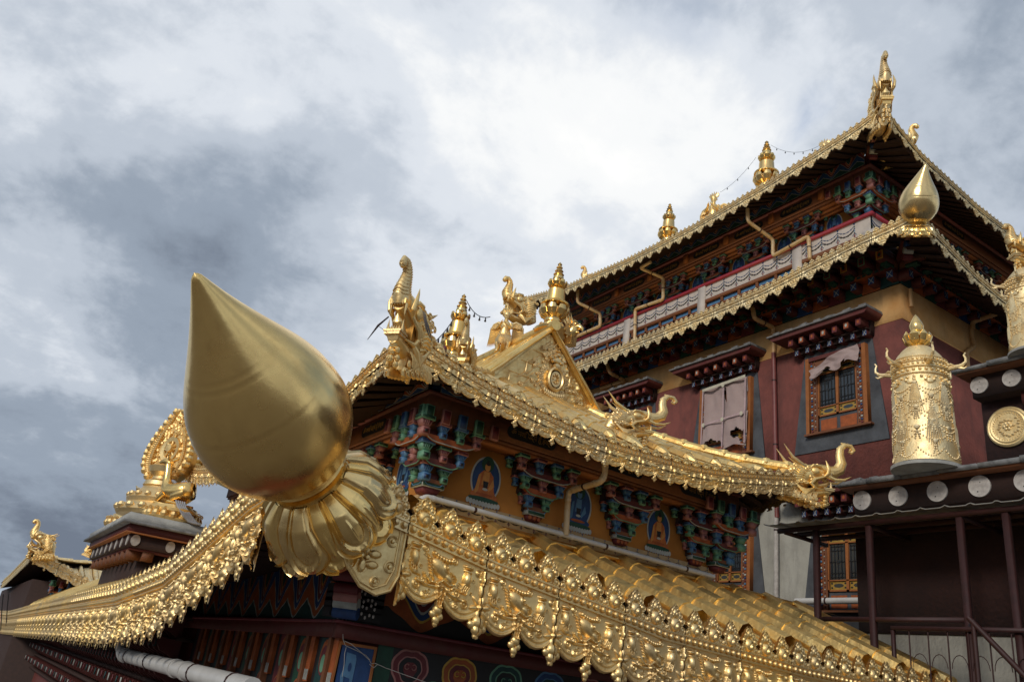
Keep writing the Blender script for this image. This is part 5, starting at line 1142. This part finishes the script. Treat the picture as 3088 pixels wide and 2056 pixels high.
# two tiers of corbels under the lower eave
PAN = [PTEAL, PORAN, PGREEN, PMAR, PORAN, PBLUE]
def corbels(side):
    n = 42 if side == 'L' else 22
    back = MB()
    for i in range(n):
        a = i*.30; Mx = (LF(9.99, 6.0+a+.30, CZ+6.23) if side == 'L' else FR(10.0+a, 5.99, CZ+6.23))
        back.prism([(.0, 0), (.30, 0), (.30, .17), (0, .17)], 0, .02, PAN[i % 6], Mx)
        back.prism([(0, .17), (.30, .17), (.30, .23), (0, .23)], 0, .20, PORAN if i % 2 else RWOOD, Mx)
        for q in range(3): back.face([(.04+.09*q, .18), (.11+.09*q, .18), (.10+.09*q, .22), (.05+.09*q, .22)], .204, PGREEN if q % 2 else PTEAL, Mx)
        back.prism([(0, .42), (.30, .42), (.30, .47), (0, .47)], 0, .46, RWOOD, Mx)
        back.prism([(0, .235), (.30, .235), (.30, .415), (0, .415)], 0, .12, BWOOD, Mx); back.face([(.07, .26), (.28, .26), (.25, .39), (.10, .39)], .124, PTEAL, Mx)
    back.build('painted_frieze', B_, smooth=0)
    for i in range(n):
        a = i*.30; 
        if i*1 >= (38 if side == 'L' else 12): break
        Mx = (LF(9.99, 6.0+a+.09, CZ+6.23) if side == 'L' else FR(10.0+a-.05, 5.99, CZ+6.23)); c = MB()
        c.prism([(0, .03), (.10, .03), (.11, .16), (-.01, .16)], .0, .17, RWOOD, Mx); c.face([(.0, .04), (.10, .04), (.10, .15), (0, .15)], .174, PBLUE, Mx)
        for p in ([(0, .04), (.012, .04), (.10, .15), (.088, .15)], [(.088, .04), (.10, .04), (.012, .15), (0, .15)]): c.face(p, .178, PPALE, Mx)
        c.prism([(-.01, .25), (.11, .25), (.11, .40), (-.01, .40)], .12, .40, RWOOD, Mx); c.face([(-.006, .254), (.106, .254), (.106, .396), (-.006, .396)], .404, PLGREEN if i % 2 else PYEL, Mx); c.face([(.008, .268), (.092, .268), (.092, .382), (.008, .382)], .407, PMAR if i % 2 else PORAN, Mx)
        c.face(ell(.05, .325, .026, .034, 10), .410, PTEAL, Mx); c.prism([(.0, .20), (.10, .20), (.10, .25), (.0, .25)], .12, .30, PGREEN, Mx)
        c.build('corbel', B_, smooth=0)
corbels('L'); corbels('F')
# gallery railing board, coping, screens
garland_board(B_, LF(11.1, 17.3, CZ+8.10), 10.2, .33, .34, RAILW, 'garland_board', 2.3)
garland_board(B_, FR(11.1, 7.1, CZ+8.10), 7.0, .33, .34, RAILW, 'garland_board', 2.3)
b = MB(); b.b2((11.05, 7.05, CZ+8.43), (11.16, 17.3, CZ+8.49), CRIM); b.b2((11.16, 7.05, CZ+8.43), (18, 7.16, CZ+8.49), CRIM); b.build('crimson_coping', B_, smooth=0)
b = MB()
for y in (8.55, 11.0, 13.4, 15.8): b = MB(); b.b2((11.06, y, CZ+7.3), (11.12, y+.20, CZ+8.43), RAILW); b.build('white_post', B_, smooth=0)
b = MB(); b.b2((11.02, 7.02, CZ+7.3), (11.10, 7.25, CZ+8.10), RAILW); b.build('white_post', B_, smooth=0)
b = MB(); b.b2((11.08, 7.1, CZ+8.03), (11.14, 17.3, CZ+8.10), BWOOD); b.b2((11.14, 7.15, CZ+7.3), (11.2, 17.3, CZ+8.05), PLBLUE)
for i in range(22): b.b2((11.09, 7.3+i*.46, CZ+7.3), (11.13, 7.36+i*.46, CZ+8.03), BWOOD)
b.b2((11.09, 7.1, CZ+7.86), (11.13, 17.3, CZ+7.91), BWOOD); b.build('wooden_screen', B_, smooth=0)
bs = MB()
for z0, z1, d, m_ in ((9.10, 9.14, .24, OWOOD), (9.14, 9.18, .30, BWOOD), (9.18, 9.42, .34, BWOOD), (9.42, 9.46, .40, RWOOD)):
    bs.b2((11.4-d, 7.4-d, CZ+z0), (20, 7.4, CZ+z1), m_); bs.b2((11.4-d, 7.4, CZ+z0), (11.4, 17.0, CZ+z1), m_)
for z0, d in ((9.00, .10), (9.05, .16)): bs.b2((11.4-d, 7.4-d, CZ+z0), (11.4, 17, CZ+z0+.04), OWOOD); bs.b2((11.4, 7.4-d, CZ+z0), (20, 7.4, CZ+z0+.04), OWOOD)
for i in range(9): bs.b2((11.02, 8.0+i*1.18, CZ+9.20), (11.07, 8.12+i*1.18, CZ+9.42), OWOOD)
bs.build('lintel_beam', B_, smooth=0)
for y in (8.65, 9.83, 11.0, 12.2, 13.35, 14.55, 15.7): script_board(B_, LF(11.055, y, CZ+9.29), .75, .17)
for x in (12.5, 13.7): script_board(B_, FR(x, 7.055, CZ+9.29), .75, .17)
for y in (8.60, 9.78, 10.96, 12.14, 13.32, 14.5, 15.68): put(bp, False, B_, (11.4, y, CZ+8.50), rz=-math.pi/2, s=1.18)
for x in (12.7, 13.9, 15.1): put(bp, False, B_, (x, 7.4, CZ+8.50), s=1.18)
put(cp, False, B_, (11.36, 7.36, CZ+8.50), s=1.22); put(cp, False, B_, (11.36, 17.0, CZ+8.50), rz=-math.pi/2, s=1.22)
for i, y in enumerate((8.05, 9.2, 10.38, 11.55, 12.73, 13.9, 15.1)): mural(B_, LF(11.397, y, CZ+8.78), 1.05, PBLUE if i % 2 else PBLUE, PLBLUE)
wave_board(B_, LF(10.985, 16.6, CZ+9.46), 9.5, lambda u: np.clip(rsurf(16.6-u, .78, zUL, CZ+9.26, 2.2, ZB)-CZ-9.46-.10, .02, .5), .36, [(PORAN, PPALE), (PMAR, PPALE), (PBLUE, PPALE), (PTEAL, PPALE)])
for (cx, cy, z) in ((10.95, 6.95, 9.5), (9.75, 5.75, 6.45)):
    b = MB()
    for k in range(6): b.tube([(cx-.05*k-.05, cy-.05*k, CZ+z+k*.07), (cx-.05*k+.05, cy-.05*k-.08, CZ+z+k*.07)], .05, (PMAR, PPALE, PBLUE, PPINK, PMAR, PGREEN)[k], n=8)
    b.tube([(cx+.5, cy+.5, CZ+z+.1), (cx-.35, cy-.35, CZ+z+.30)], .06, RWOOD, n=6)
    b.build('corner_timber', B_, smooth=40)
# windows
def window(y0, y1, zs, zt, kind, nm='window'):     # y0 > y1 : left and right edges seen from outside, on the x = 10 wall
    w = y0-y1; h = zt-zs; M = LF(10.0, y0, CZ+zs)
    s = MB(); s.prism([(-.28, -.30), (w+.26, -.30), (w+.06, h+.14), (-.06, h+.14)], .0, .018, BLACKW, M); s.build('black_surround', B_, smooth=0)
    f = MB()
    for a, c, m_ in (((-.0, -.03), (.06, h), OWOOD), ((w-.06, -.03), (w, h), OWOOD), ((.06, h-.06), (w-.06, h), RWOOD), ((-.04, -.06), (w+.04, -.03), BWOOD)): f.prism([a, (c[0], a[1]), c, (a[0], c[1])], .018, .10, m_, M)
    for a, c, m_ in (((.06, -.03), (.19, h-.06), BWOOD), ((w-.19, -.03), (w-.06, h-.06), BWOOD), ((.19, h-.16), (w-.19, h-.06), BWOOD)): f.prism([a, (c[0], a[1]), c, (a[0], c[1])], .018, .065, m_, M)
    o = f.build(nm+'_frame', B_, smooth=0)
    g = MB()
    for k in range(int(h/.045)):
        z = .0+k*.045; c = (PMAR, PBLUE, PPALE, PORAN, PLBLUE)[k % 5]
        for x in (.095, w-.115): g.ball((x, z, .07), (.022, .018, .014), c, M, 6)
        for x in (.15, w-.155): g.ball((x, z+.02, .068), (.012, .012, .012), (RWOOD, PPALE)[k % 2], M, 5)
    g.build('carved_beads', o)
    sx0, sx1 = .19, w-.19; sm = (sx0+sx1)/2; z0 = .22; s = MB(); s.prism([(sx0, z0), (sx1, z0), (sx1, h-.16), (sx0, h-.16)], .02, .026, GLASS, M)
    s.prism([(sx0, -.03), (sx1, -.03), (sx1, z0), (sx0, z0)], .018, .03, BLACKW, M)
    for a, c in ((sx0, sm), (sm, sx1)):
        s.prism([(a+.03, .0), (c-.03, .0), (c-.03, z0-.05), (a+.03, z0-.05)], .03, .036, PORAN, M)
        for p in ([(a, z0), (a+.022, h-.16)], [(c-.022, z0), (c, h-.16)], [(a, z0), (c, z0+.022)], [(a, h-.182), (c, h-.16)], [(a, z0+.14), (c, z0+.155)], [(a, h-.31), (c, h-.295)]): s.prism([p[0], (p[1][0], p[0][1]), p[1], (p[0][0], p[1][1])], .026, .055, OWOOD, M)
        for zz0, zz1 in ((z0+.022, z0+.14), (h-.295, h-.182)):
            s.prism([(a+.022, zz0), (c-.022, zz0), (c-.022, zz1), (a+.022, zz1)], .028, .033, GOLDW, M); s.face(ell((a+c)/2, (zz0+zz1)/2, (c-a)*.26, (zz1-zz0)*.24, 8), .035, GLASS, M)
            for q in range(4): s.face(ell(a+.05+(c-a-.10)*(q % 2), zz0+.03+(zz1-zz0-.06)*(q//2), .018, .014, 6), .035, PBLACK, M)
        zc0, zc1 = z0+.155, h-.31; xm = (a+c)/2; zm = (zc0+zc1)/2; hw_ = (c-a)/2-.022; hh = (zc1-zc0)/2
        L_ = MB()
        def ln(x0, y0_, x1, y1_, t=.0055): s.prism([(x0-t, y0_-t), (x1+t, y0_-t), (x1+t, y1_+t), (x0-t, y1_+t)], .026, .038, PBLACK, M)
        for q in (-.85, -.62, .62, .85): ln(xm-hw_*.85, zm+hh*q, xm+hw_*.6, zm+hh*q)
        for q in (-.8, -.4, .4, .8): ln(xm+hw_*q, zm-hh*.9, xm+hw_*q, zm+hh*.9)
        ln(xm, zm-hh, xm, zm-hh*.15); ln(xm, zm+hh*.15, xm, zm+hh); ln(xm-hw_, zm, xm-hw_*.3, zm); ln(xm+hw_*.3, zm, xm+hw_, zm); s.face(ell(xm, zm, .022, .026, 8), .040, PBLACK, M)
    s.build('lattice_sash', o, smooth=0)
    # projecting lintel roof with two tiers of little blocks
    l = MB(); e = .50
    l.prism([(-.50, h+.40), (w+.26, h+.40), (w+.26, h+.425), (-.50, h+.425)], .0, .42, SLATE, M)
    for q in range(14): x = -.50+(w+.76)*q/14; l.prism([(x, h+.425), (x+(w+.76)/14*.96, h+.425), (x+(w+.76)/14*.96, h+.437+.012*(q % 3)), (x, h+.437+.01*(q % 2))], .02, .40+.02*(q % 2), SLATE, M)
    l.prism([(-.42, h+.33), (w+.20, h+.33), (w+.26, h+.40), (-.48, h+.40)], .0, .38, RWOOD, M); l.prism([(-.14, h+.11), (w+.10, h+.11), (w+.12, h+.33), (-.2, h+.33)], .0, .10, DWOOD, M); l.prism([(-.16, h+.175), (w+.10, h+.175), (w+.10, h+.187), (-.16, h+.187)], .1, .18, DWOOD, M)
    lo = l.build('window_canopy', B_, smooth=0)
    n = 7
    for q in range(n):
        x = -.12+q*(w+.16)/(n-1); k = MB(); k.prism([(x-.035, h+.08), (x+.035, h+.08), (x+.04, h+.175), (x-.04, h+.175)], .0, .15, RWOOD, M); k.face([(x-.032, h+.085), (x+.032, h+.085), (x+.034, h+.17), (x-.034, h+.17)], .153, PBLUE, M)
        for p in ([(x-.032, h+.085), (x-.022, h+.085), (x+.032, h+.17), (x+.022, h+.17)], [(x+.032, h+.085), (x+.022, h+.085), (x-.032, h+.17), (x-.022, h+.17)]): k.face(p, .156, PPALE, M)
        k.prism([(x-.045, h+.20), (x+.045, h+.20), (x+.045, h+.31), (x-.045, h+.31)], .05, .30, RWOOD, M); k.face([(x-.038, h+.208), (x+.038, h+.208), (x+.038, h+.302), (x-.038, h+.302)], .303, PORAN if q % 2 else PMAR, M); k.face(ell(x, h+.255, .02, .03, 8), .306, PPALE if q % 2 else PORAN, M)
        k.build('canopy_block', lo, smooth=0)
    return o
window(9.86, 8.70, 4.12, 5.40, 'covered'); window(7.60, 6.55, 4.19, 5.40, 'valance'); window(12.2, 11.2, 4.15, 5.40, 'plain')
window(9.55, 8.66, 1.80, 2.78, 'low'); window(7.50, 6.50, 1.62, 2.80, 'low')
b = MB()
for y in (9.1+.55, 6.97+.66): pass
b.prism([(-.0, -1.0), (.60, -1.0), (.56, 0), (.04, 0)], 0, .01, BLACKW, LF(9.99, 10.3, CZ+1.5)); b.build('black_surround', B_, smooth=0)
# torn cloth over the middle window, rolled valance on the right one
def cloth(label, y0, w, z0, h, x, tears, roll=False):
    nu, nv = 44, 56; U, V_ = np.meshgrid(np.linspace(0, 1, nu), np.linspace(0, 1, nv), indexing='ij')
    X = .016*np.sin(U*9+V_*3)+.010*np.sin(U*17-V_*5)+.006*np.sin(U*29+V_*11)*np.sin(V_*6)+.006*np.sin(V_*13-U*7)*np.sin(U*5)+.02*np.sin(V_*5+1)
    if roll: Zt = h+.05*np.sin(U*3.0)-0+.10*U; Z = z0+Zt*V_+.13*U-.04*np.sin(U*14)*(1-V_); 
    else: Z = z0+h*V_+.06*U*(V_)*.6+.025*np.sin(U*11)*(1-V_)
    P = np.stack([x-X, y0-U*w-.02*np.sin(V_*4), Z], 2).reshape(-1, 3); idx = np.arange(nu*nv).reshape(nu, nv)
    ok = np.ones((nu-1, nv-1), bool); uc = (U[:-1, :-1]+U[1:, 1:])/2; vc = (V_[:-1, :-1]+V_[1:, 1:])/2
    for (a, b_, ra, rb) in tears: ok &= ~((((uc-a)/ra)**2+((vc-b_)/rb)**2) < 1+.25*np.sin(uc*40+vc*31))
    F = np.stack([idx[:-1, :-1], idx[:-1, 1:], idx[1:, 1:], idx[1:, :-1]], -1)[ok]; mb = MB(); mb.add(P, F, CLOTH); P2 = P.copy(); P2[:, 0] += .004; mb.add(P2, F[:, ::-1], CLOTH)
    if not roll:
        for a in (.0, .49, .985): mb.add(np.array([(x-.045, y0-a*w, z0), (x-.045, y0-(a+.03)*w, z0), (x-.045, y0-(a+.03)*w, z0+h), (x-.045, y0-a*w, z0+h)]), [(0, 1, 2, 3)], mat('pink_ribbon', (.50, .36, .37), .9))
        mb.add(np.array([(x-.047, y0, z0+.40*h), (x-.047, y0-w, z0+.45*h), (x-.047, y0-w, z0+.475*h), (x-.047, y0, z0+.425*h)]), [(0, 1, 2, 3)], mat('pink_ribbon', (.50, .36, .37), .9))
        mb.add(np.array([(x-.047, y0, z0+.955*h), (x-.047, y0-w, z0+.995*h), (x-.047, y0-w, z0+1.04*h), (x-.047, y0, z0+h)]), [(0, 1, 2, 3)], TAPE)
        for a, c in ((.06, .41), (.5, .43), (.93, .45), (.5, .97)): mb.prism(ell(0, 0, .035, .04, 8), 0, .004, TAPE, LF(x-.050, y0-a*w, z0+c*h))
    return tag(mb.build('window_cloth', smooth=60), label, 'cloth')
cloth('torn dusty pink cloth sheet hung over the middle window, ripped at the bottom', 9.72, .98, CZ+4.20, 1.16, 9.86, [(.27, .06, .22, .09), (.80, .17, .15, .07), (.93, .12, .06, .10), (.515, .82, .02, .13), (1.0, .62, .03, .16)])
cloth('ragged strip of dusty pink cloth rolled up at the top of the right-hand window', 7.48, .84, CZ+5.02, .14, 9.85, [(.35, .0, .08, .3), (.7, .05, .05, .25)], True)
# ornaments on the main temple
bd = bud('smaller gold flame bud standing up from the corner of the main temple lower roof', (9.30, 5.30, CZ+6.40), R(60), 1.05, .56, (-.02, -.10), .62)
topd = dup(bigM, 'gold long-trunked dragon head on the topmost roof corner at the upper right', (10.13, 6.13, CZ+9.27), R(227), 1.33); topd.scale = (1.15, .88, 1.33)
dup(bigM, 'small gold upright scroll head on the hip just right of the topmost dragon', tuple(at(2742, 500, y=6.6)), R(-60), .85)
dup(bigM, 'gold trunk tip just showing over the far left part of the top roof edge', tuple(at(1765, 890, x=11.5)), R(150), .85)
dup(bigM, 'dark scroll head at the far left end of the top roof edge', tuple(at(1566, 935, x=10.4)), R(135), .5)
dup(b1, 'largest bell spire on the top roof, left of the crowned head', tuple(at(2311, 592, x=14.2)), None, 1.50)
dup(b1, 'slim bell spire further left on the top roof, right of the trunk tip', tuple(at(2012, 748, x=14.2)), None, 1.32)
dup(wg, 'winged guardian on the top roof between its two bell spires', tuple(at(2150, 702, x=14.0)), R(200), 1.55)
dup(wg, 'crowned head of a winged guardian showing right of the largest bell spire', tuple(at(2490, 548, x=14.0)), R(200), 1.45)
G = 'cream drainpipes under the main temple eaves'
pipe('cream stepped pipe from top eave to railing, rightmost of three', [at(2254, 630, x=10.45), at(2256, 668, x=10.45), at(2331, 722, x=11.0), at(2331, 772, x=11.0), at(2438, 712, x=11.0), at(2442, 780, x=11.0)], .036, PIPEC, group=G)
pipe('cream stepped pipe from top eave to railing, middle one of three', [at(1962, 790, x=10.45), at(1930, 808, x=10.45), at(2000, 838, x=11.0), at(2000, 903, x=11.0), at(1916, 932, x=11.0), at(1914, 1030, x=11.0)], .038, PIPEC, group=G)
pipe('cream stepped pipe from top eave to railing, leftmost, behind the beaked head', [at(1742, 875, x=10.45), at(1742, 912, x=10.45), at(1810, 945, x=11.0), at(1810, 983, x=11.0), at(1730, 1018, x=11.0)], .04, PIPEC, group=G)
pipe('ochre upper length of the wall pipe between the two right-hand windows', [at(2270, 930, x=9.45), at(2275, 960, x=9.45), at(2333, 988, x=9.93), at(2333, 1064, x=9.93)], .036, PIPEO, group=G)
pipe('maroon lower length of the wall pipe between the two right-hand windows', [at(2333, 1064, x=9.93), at(2340, 1415, x=9.93), at(2343, 1560, x=9.93)], .037, PIPEM)
pipe('grey lower wall pipe on the pale pier between the two lower windows', [at(2341, 1500, x=9.93), at(2341, 1800, x=9.93)], .034, STONEW)
pipe('ochre elbow pipe on the cream band above the leftmost window', [at(1830, 1098, x=9.45), at(1840, 1125, x=9.45), at(1886, 1148, x=9.95), at(1812, 1172, x=9.95)], .036, PIPEO, group=G)
pipe('ochre elbow pipe on the shaded right-hand wall above the side building', [at(3018, 930, y=5.5), at(3010, 945, y=5.6), at(2933, 970, y=5.93), at(2931, 1005, y=5.93), at(2938, 1045, y=5.93), at(2914, 1060, y=5.93), at(2918, 1110, y=5.93)], .036, PIPEO, group=G)
pipe('short ochre pipe stub at the top corner of the cream band', [at(2745, 872, y=5.93), at(2748, 925, y=5.93)], .03, PIPEO, group=G)
pipe('level white pipe on the pale wall, left of the shaded side building', [at(2400, 1812, x=9.8), at(2600, 1810, x=9.8)], .043, PVC)

# ================================================================ side building on the right
S_ = thing('side_building', 'shaded dark red side building with slate cornices and rows of white discs', 'building', (8.5, 0, 0))
def cornice(x, yl, z, nd, y0d, step, r, xi):
    b = MB(); n = 16
    for i in range(n): y = yl-i*.42; b.b2((x-.02*(i % 2), y-.415, z-.01*(i % 3)*.5), (xi, y, z+.035+.008*(i % 3)), SLATE)
    b.build('slate_edge', S_, smooth=0)
    b = MB(); b.b2((x+.03, -1.5, z-.035), (xi, yl-.04, z-.004), BWOOD); b.b2((x+.16, -1.5, z-.30), (xi, yl-.14, z-.035), DWOOD); b.build('cornice', S_, smooth=0)
    for i in range(nd):
        b = MB(); b.prism(ell(0, 0, r, r*1.0, 28), 0, .018, STONEW, LF(x+.16, y0d-i*step, z-.155)); b.face(ell(.01, r*.35, .006, .006, 6), .020, PBLACK, LF(x+.16, y0d-i*step, z-.155)); b.face(ell(-.02, -r*.5, .008, .008, 6), .020, PBLACK, LF(x+.16, y0d-i*step, z-.155)); b.build('white_disc', S_, smooth=0)
cornice(8.2, 5.90, CZ+2.72, 7, 5.652, .452, .113, 10.)
cornice(8.85, 4.75, CZ+4.10, 6, 4.52, .36, .10, 12.)
b = MB(); b.b2((8.5, -1.5, CZ+1.12), (9.9, 5.86, CZ+2.42), DMAR); b.build('lower_wall', S_, smooth=0)
b = MB(); b.b2((8.52, -1.5, 0), (9.9, 5.84, CZ+1.12), GREYW); b.build('plinth_wall', S_, smooth=0)
b = MB(); b.b2((9.2, -1.5, CZ+2.72), (9.95, 4.62, CZ+3.84), DMAR); b.b2((9.95, -1.5, CZ+2.72), (12, 4.62, CZ+3.84), DMAR)
for i in range(8): b.b2((9.08, 4.0-i*.36, CZ+3.66), (9.2, 4.12-i*.36, CZ+3.80), RWOOD)
b.build('upper_wall', S_, smooth=0)
Mx = LF(9.19, *(at(3043, 1287, x=9.19)[1:]))
T = thing('gilded_medallion', 'round gold embossed medallion on the dark red wall at the right edge', 'medallion', tuple(at(3043, 1287, x=9.19)))
b = MB(); Mr = Mx; b.lathe([(.235, .0), (.235, .02), (.215, .035), (.20, .03), (.185, .04), (.165, .032), (.15, .03), (.0, .034)], GOLDP, Mr, n=48); b.build('disc', T, smooth=40)
b = MB()
for k in range(34): a = k*2*math.pi/34; b.ball((.158*math.cos(a), .158*math.sin(a), .034), .008, GOLDP, Mr, 5)
for k in range(6): a = k*math.pi/3; b.ball((.035*math.cos(a), .035*math.sin(a), .04), (.02, .02, .014), GOLDP, Mr, 7)
b.ball((0, 0, .05), .018, GOLDP, Mr, 8)
for k in range(22): a = k*2.4; r = .065+.07*((k*.37) % 1); b.ball((r*math.cos(a), r*math.sin(a), .034), (.022, .012, .012), GOLDP, Mr@tr(0, 0, 0), 6)
b.build('embossing', T)
p = at(2795, 1408, z=CZ+2.80); banner('broad gold victory banner hung with bead swags, on the nearer slate cornice', (p[0], p[1], CZ+2.80), .90, R(18))
p = at(3122, 1062, z=CZ+4.16); q_ = banner('gold victory banner cut by the right edge of the view, on the upper cornice', (p[0], p[1], CZ+4.16), .66, R(40))
for c in list(q_.children):
    if c.name.startswith(('lotus_finial', 'jewel')): bpy.data.objects.remove(c, do_unlink=True)
dup(bigM, 'gold dragon head facing left on top of the banner at the right edge', (p[0]-.03, p[1]+.02, CZ+4.16+.99), R(150), .62)
# tin canopy, posts, rails
K_ = thing('tin_canopy', 'corrugated tin canopy on maroon iron posts below the row of white discs', 'canopy', (7.7, 4, 0))
b = MB(); ny = 300; ys = np.linspace(6.5, -1., ny); Zc = .020*np.maximum(0, np.cos((6.5-ys)*2*math.pi/.245))**5+.004*np.sin(ys*3.1)
V = []
for x, z in ((7.66, 2.19), (7.66, 2.182), (8.5, 2.25), (8.5, 2.242)): V.append(np.stack([np.full(ny, x), ys, CZ+z+Zc], 1))
V = np.concatenate(V); i = np.arange(ny-1); b.add(V, np.concatenate([np.stack([i, i+1, i+1+2*ny, i+2*ny], 1), np.stack([i+ny, i+3*ny, i+1+3*ny, i+1+ny], 1), np.stack([i, i+ny, i+1+ny, i+1], 1)]), TIN); b.build('tin_sheet', K_, smooth=60)
b = MB()
for x, z in ((7.74, 2.13), (8.05, 2.15), (8.4, 2.17)): b.b2((x-.02, -1, CZ+z-.025), (x+.02, 6.35, CZ+z+.025), IRON)
for y in (6.25, 5.2, 4.2, 3.2, 2.2): b.b2((7.74, y-.02, CZ+2.09), (8.5, y+.02, CZ+2.13), IRON)
b.build('beam', K_, smooth=0)
for y in (5.84, 5.18, 4.21, 3.78, 2.8): b = MB(); b.b2((7.73, y-.028, 0), (7.786, y+.028, CZ+2.13), IRON); b.build('post', K_, smooth=0)
H_ = thing('stair_railing', 'maroon iron landing railing with scrolled bars at the lower right', 'railing', (7.75, 4.4, CZ+.45))
b = MB(); b.b2((7.74, 5.84, CZ+1.13), (7.78, 4.21, CZ+1.175), IRON); b.b2((7.70, 4.96, CZ+1.045), (7.735, 3.2, CZ+1.085), IRON); b.b2((7.70, 4.93, CZ+.45), (7.735, 4.96, CZ+1.05), IRON)
b.tube([(7.66, 4.16, CZ+1.16), (7.66, 3.55, CZ+.50)], .026, IRON, n=6); b.tube([(7.66, 4.12, CZ+1.14), (7.66, 4.12, CZ+.4)], .022, IRON, n=6); b.build('handrail', H_, smooth=0)
for k in range(9):
    y = 4.78-k*.19; b = MB(); b.tube([(7.72, y, CZ+.45), (7.72, y, CZ+1.05)], .007, IRON, n=5)
    b.tube([(7.72, y-.02-.075*(1-math.cos(t)), CZ+.72+.12*math.sin(t)) for t in np.linspace(0, math.pi, 9)], .004, IRON, n=4); b.build('baluster', H_, smooth=0)
b = MB(); b.b2((7.62, -1, CZ+.36), (8.5, 5.3, CZ+.45), CONC); b.b2((7.62, 5.3, 0), (7.7, 5.4, CZ+.4), IRON); b.build('landing', H_, smooth=0)
# ================================================================ far hall at the left edge
D_ = thing('distant_hall', 'distant small gold-roofed hall at the left edge beyond the gate tower', 'temple', (1.3, 23.7, 0))
c0 = at(100, 1668, y=23.7); c1 = at(274, 1762, y=23.7); cl_ = at(26, 1742, x=c0[0]); cl2 = at(2, 1762, x=c0[0])
zDF = lambda a: np.interp(a, [c0[0], c0[0]+.5, c1[0], 8], [c0[2], c0[2]-.14, c1[2], c1[2]-.3]); zDL = lambda a: np.interp(a, [23.7, cl_[1], cl2[1], 40], [c0[2], cl_[2], cl2[2], cl2[2]])
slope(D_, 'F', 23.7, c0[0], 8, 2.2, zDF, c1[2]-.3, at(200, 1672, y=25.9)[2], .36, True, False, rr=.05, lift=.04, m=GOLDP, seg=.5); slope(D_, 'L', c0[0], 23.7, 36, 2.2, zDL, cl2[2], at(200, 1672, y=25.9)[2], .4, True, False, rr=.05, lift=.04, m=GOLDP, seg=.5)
strip(D_, 'F', 23.7, c0[0]+.05, 9, .6, .32, zDF, 1, lambda i: 36, 3, 8, GOLDP); strip(D_, 'L', c0[0], 23.8, 18, .6, .32, zDL, 1, lambda i: 24, 3, 8, GOLDP)
b = MB(); b.b2((c0[0]+.25, 24.7, 0), (9, 40, c1[2]-.05), DWOOD); b.b2((c0[0]+1, 24.7, c1[2]-.05), (9, 40, c1[2]+.3), DWOOD); b.build('wall', D_, smooth=0)
b = MB(); b.b2((c0[0]+.8, 24.5, c1[2]-.12), (9, 24.7, c1[2]+.10), BWOOD); b.build('lintel_beam', D_, smooth=0)
for i in range(3): put(bp, False, D_, (c0[0]+1.5+i*1.1, 24.7, c1[2]-.70), s=1.1)
put(cp, False, D_, (c0[0]+1, 24.7, c1[2]-.70), s=1.1)
dup(bigM, 'pale gold dragon head on the distant hall at the left edge', tuple(at(88, 1690, d=19.8)), R(165), .95)
dup(bigM, 'tiny gold scroll head at the far end of the distant hall roof', tuple(at(272, 1682, y=25.8)), R(-40), .45)
b = MB()
for u in (10, 26): b.tube([at(u, 1790, d=22), at(u-4, 1830, d=22), at(u-8, 1900, d=22)], .012, WIRE, n=4)
tag(b.build('hanging_cable', smooth=50), 'two thin cables hanging below the distant eave at the left edge', 'cable')
# strings of small lamps
def lamps(label, pts, n, sag, r=.006):
    b = MB(); P0, P1 = np.array(pts[0]), np.array(pts[1]); t = np.linspace(0, 1, 24); P = P0[None]*(1-t[:, None])+P1[None]*t[:, None]; P[:, 2] -= sag*4*t*(1-t); b.tube(P, r, WIRE, n=5)
    o = b.build('lamp_string', smooth=60); tag(o, label, 'light string', 'strings of small lamps between roof finials')
    for i in range(n): q = (i+.7)/(n+.4); p = P0*(1-q)+P1*q-np.array((0, 0, sag*4*q*(1-q))); l = MB(); l.tube([p, p-np.array((0, 0, .035)), p-np.array((0, 0, .06))], [r, .011, .017], WIRE, n=6); l.build('lamp', o, smooth=60)
lamps('black string of lamps from the bell spire to the winged guardian hands', [at(1408, 908, y=8.9), at(1478, 955, y=8.4)], 4, .09)
lamps('black string of lamps sloping up from the large dragon mane to the bell spire', [at(1312, 1030, y=6.4), at(1370, 958, y=8.9)], 4, .03)
lamps('faint string of lamps sagging right of the largest bell spire on the top roof', [at(2325, 438, x=14.2), at(2470, 440, x=14.0)], 5, .22, .004)
lamps('faint string of lamps rising from the top roof guardian to the largest bell spire', [at(2172, 580, x=14.2), at(2280, 475, x=14.2)], 3, .12, .004)
b = MB(); b.tube([at(1172, 955, d=5.66), at(1140, 982, d=5.58), at(1108, 1024, d=5.5)], [.005, .008, .002], DWOOD, n=5); b.tube([at(1140, 982, d=5.58), at(1170, 1004, d=5.66)], .002, DWOOD, n=4)
tag(b.build('bent_twig', smooth=50), 'dark twig sticking out of the large dragon jaws', 'twig')
b = MB()
for k in range(2): b.tube([at(1276+k*5, 938+k*3, d=5.95), at(1281+k*4, 965, d=5.93), at(1287+k*7, 992, d=5.93), at(1296+k*6, 1018+k*9, d=5.95)], [.003, .007, .008, .002], mat('dirty_rag', (.13, .12, .12), .9), n=5)
tag(b.build('grey_rag', smooth=50), 'grey rag caught behind the large dragon mane', 'rag')
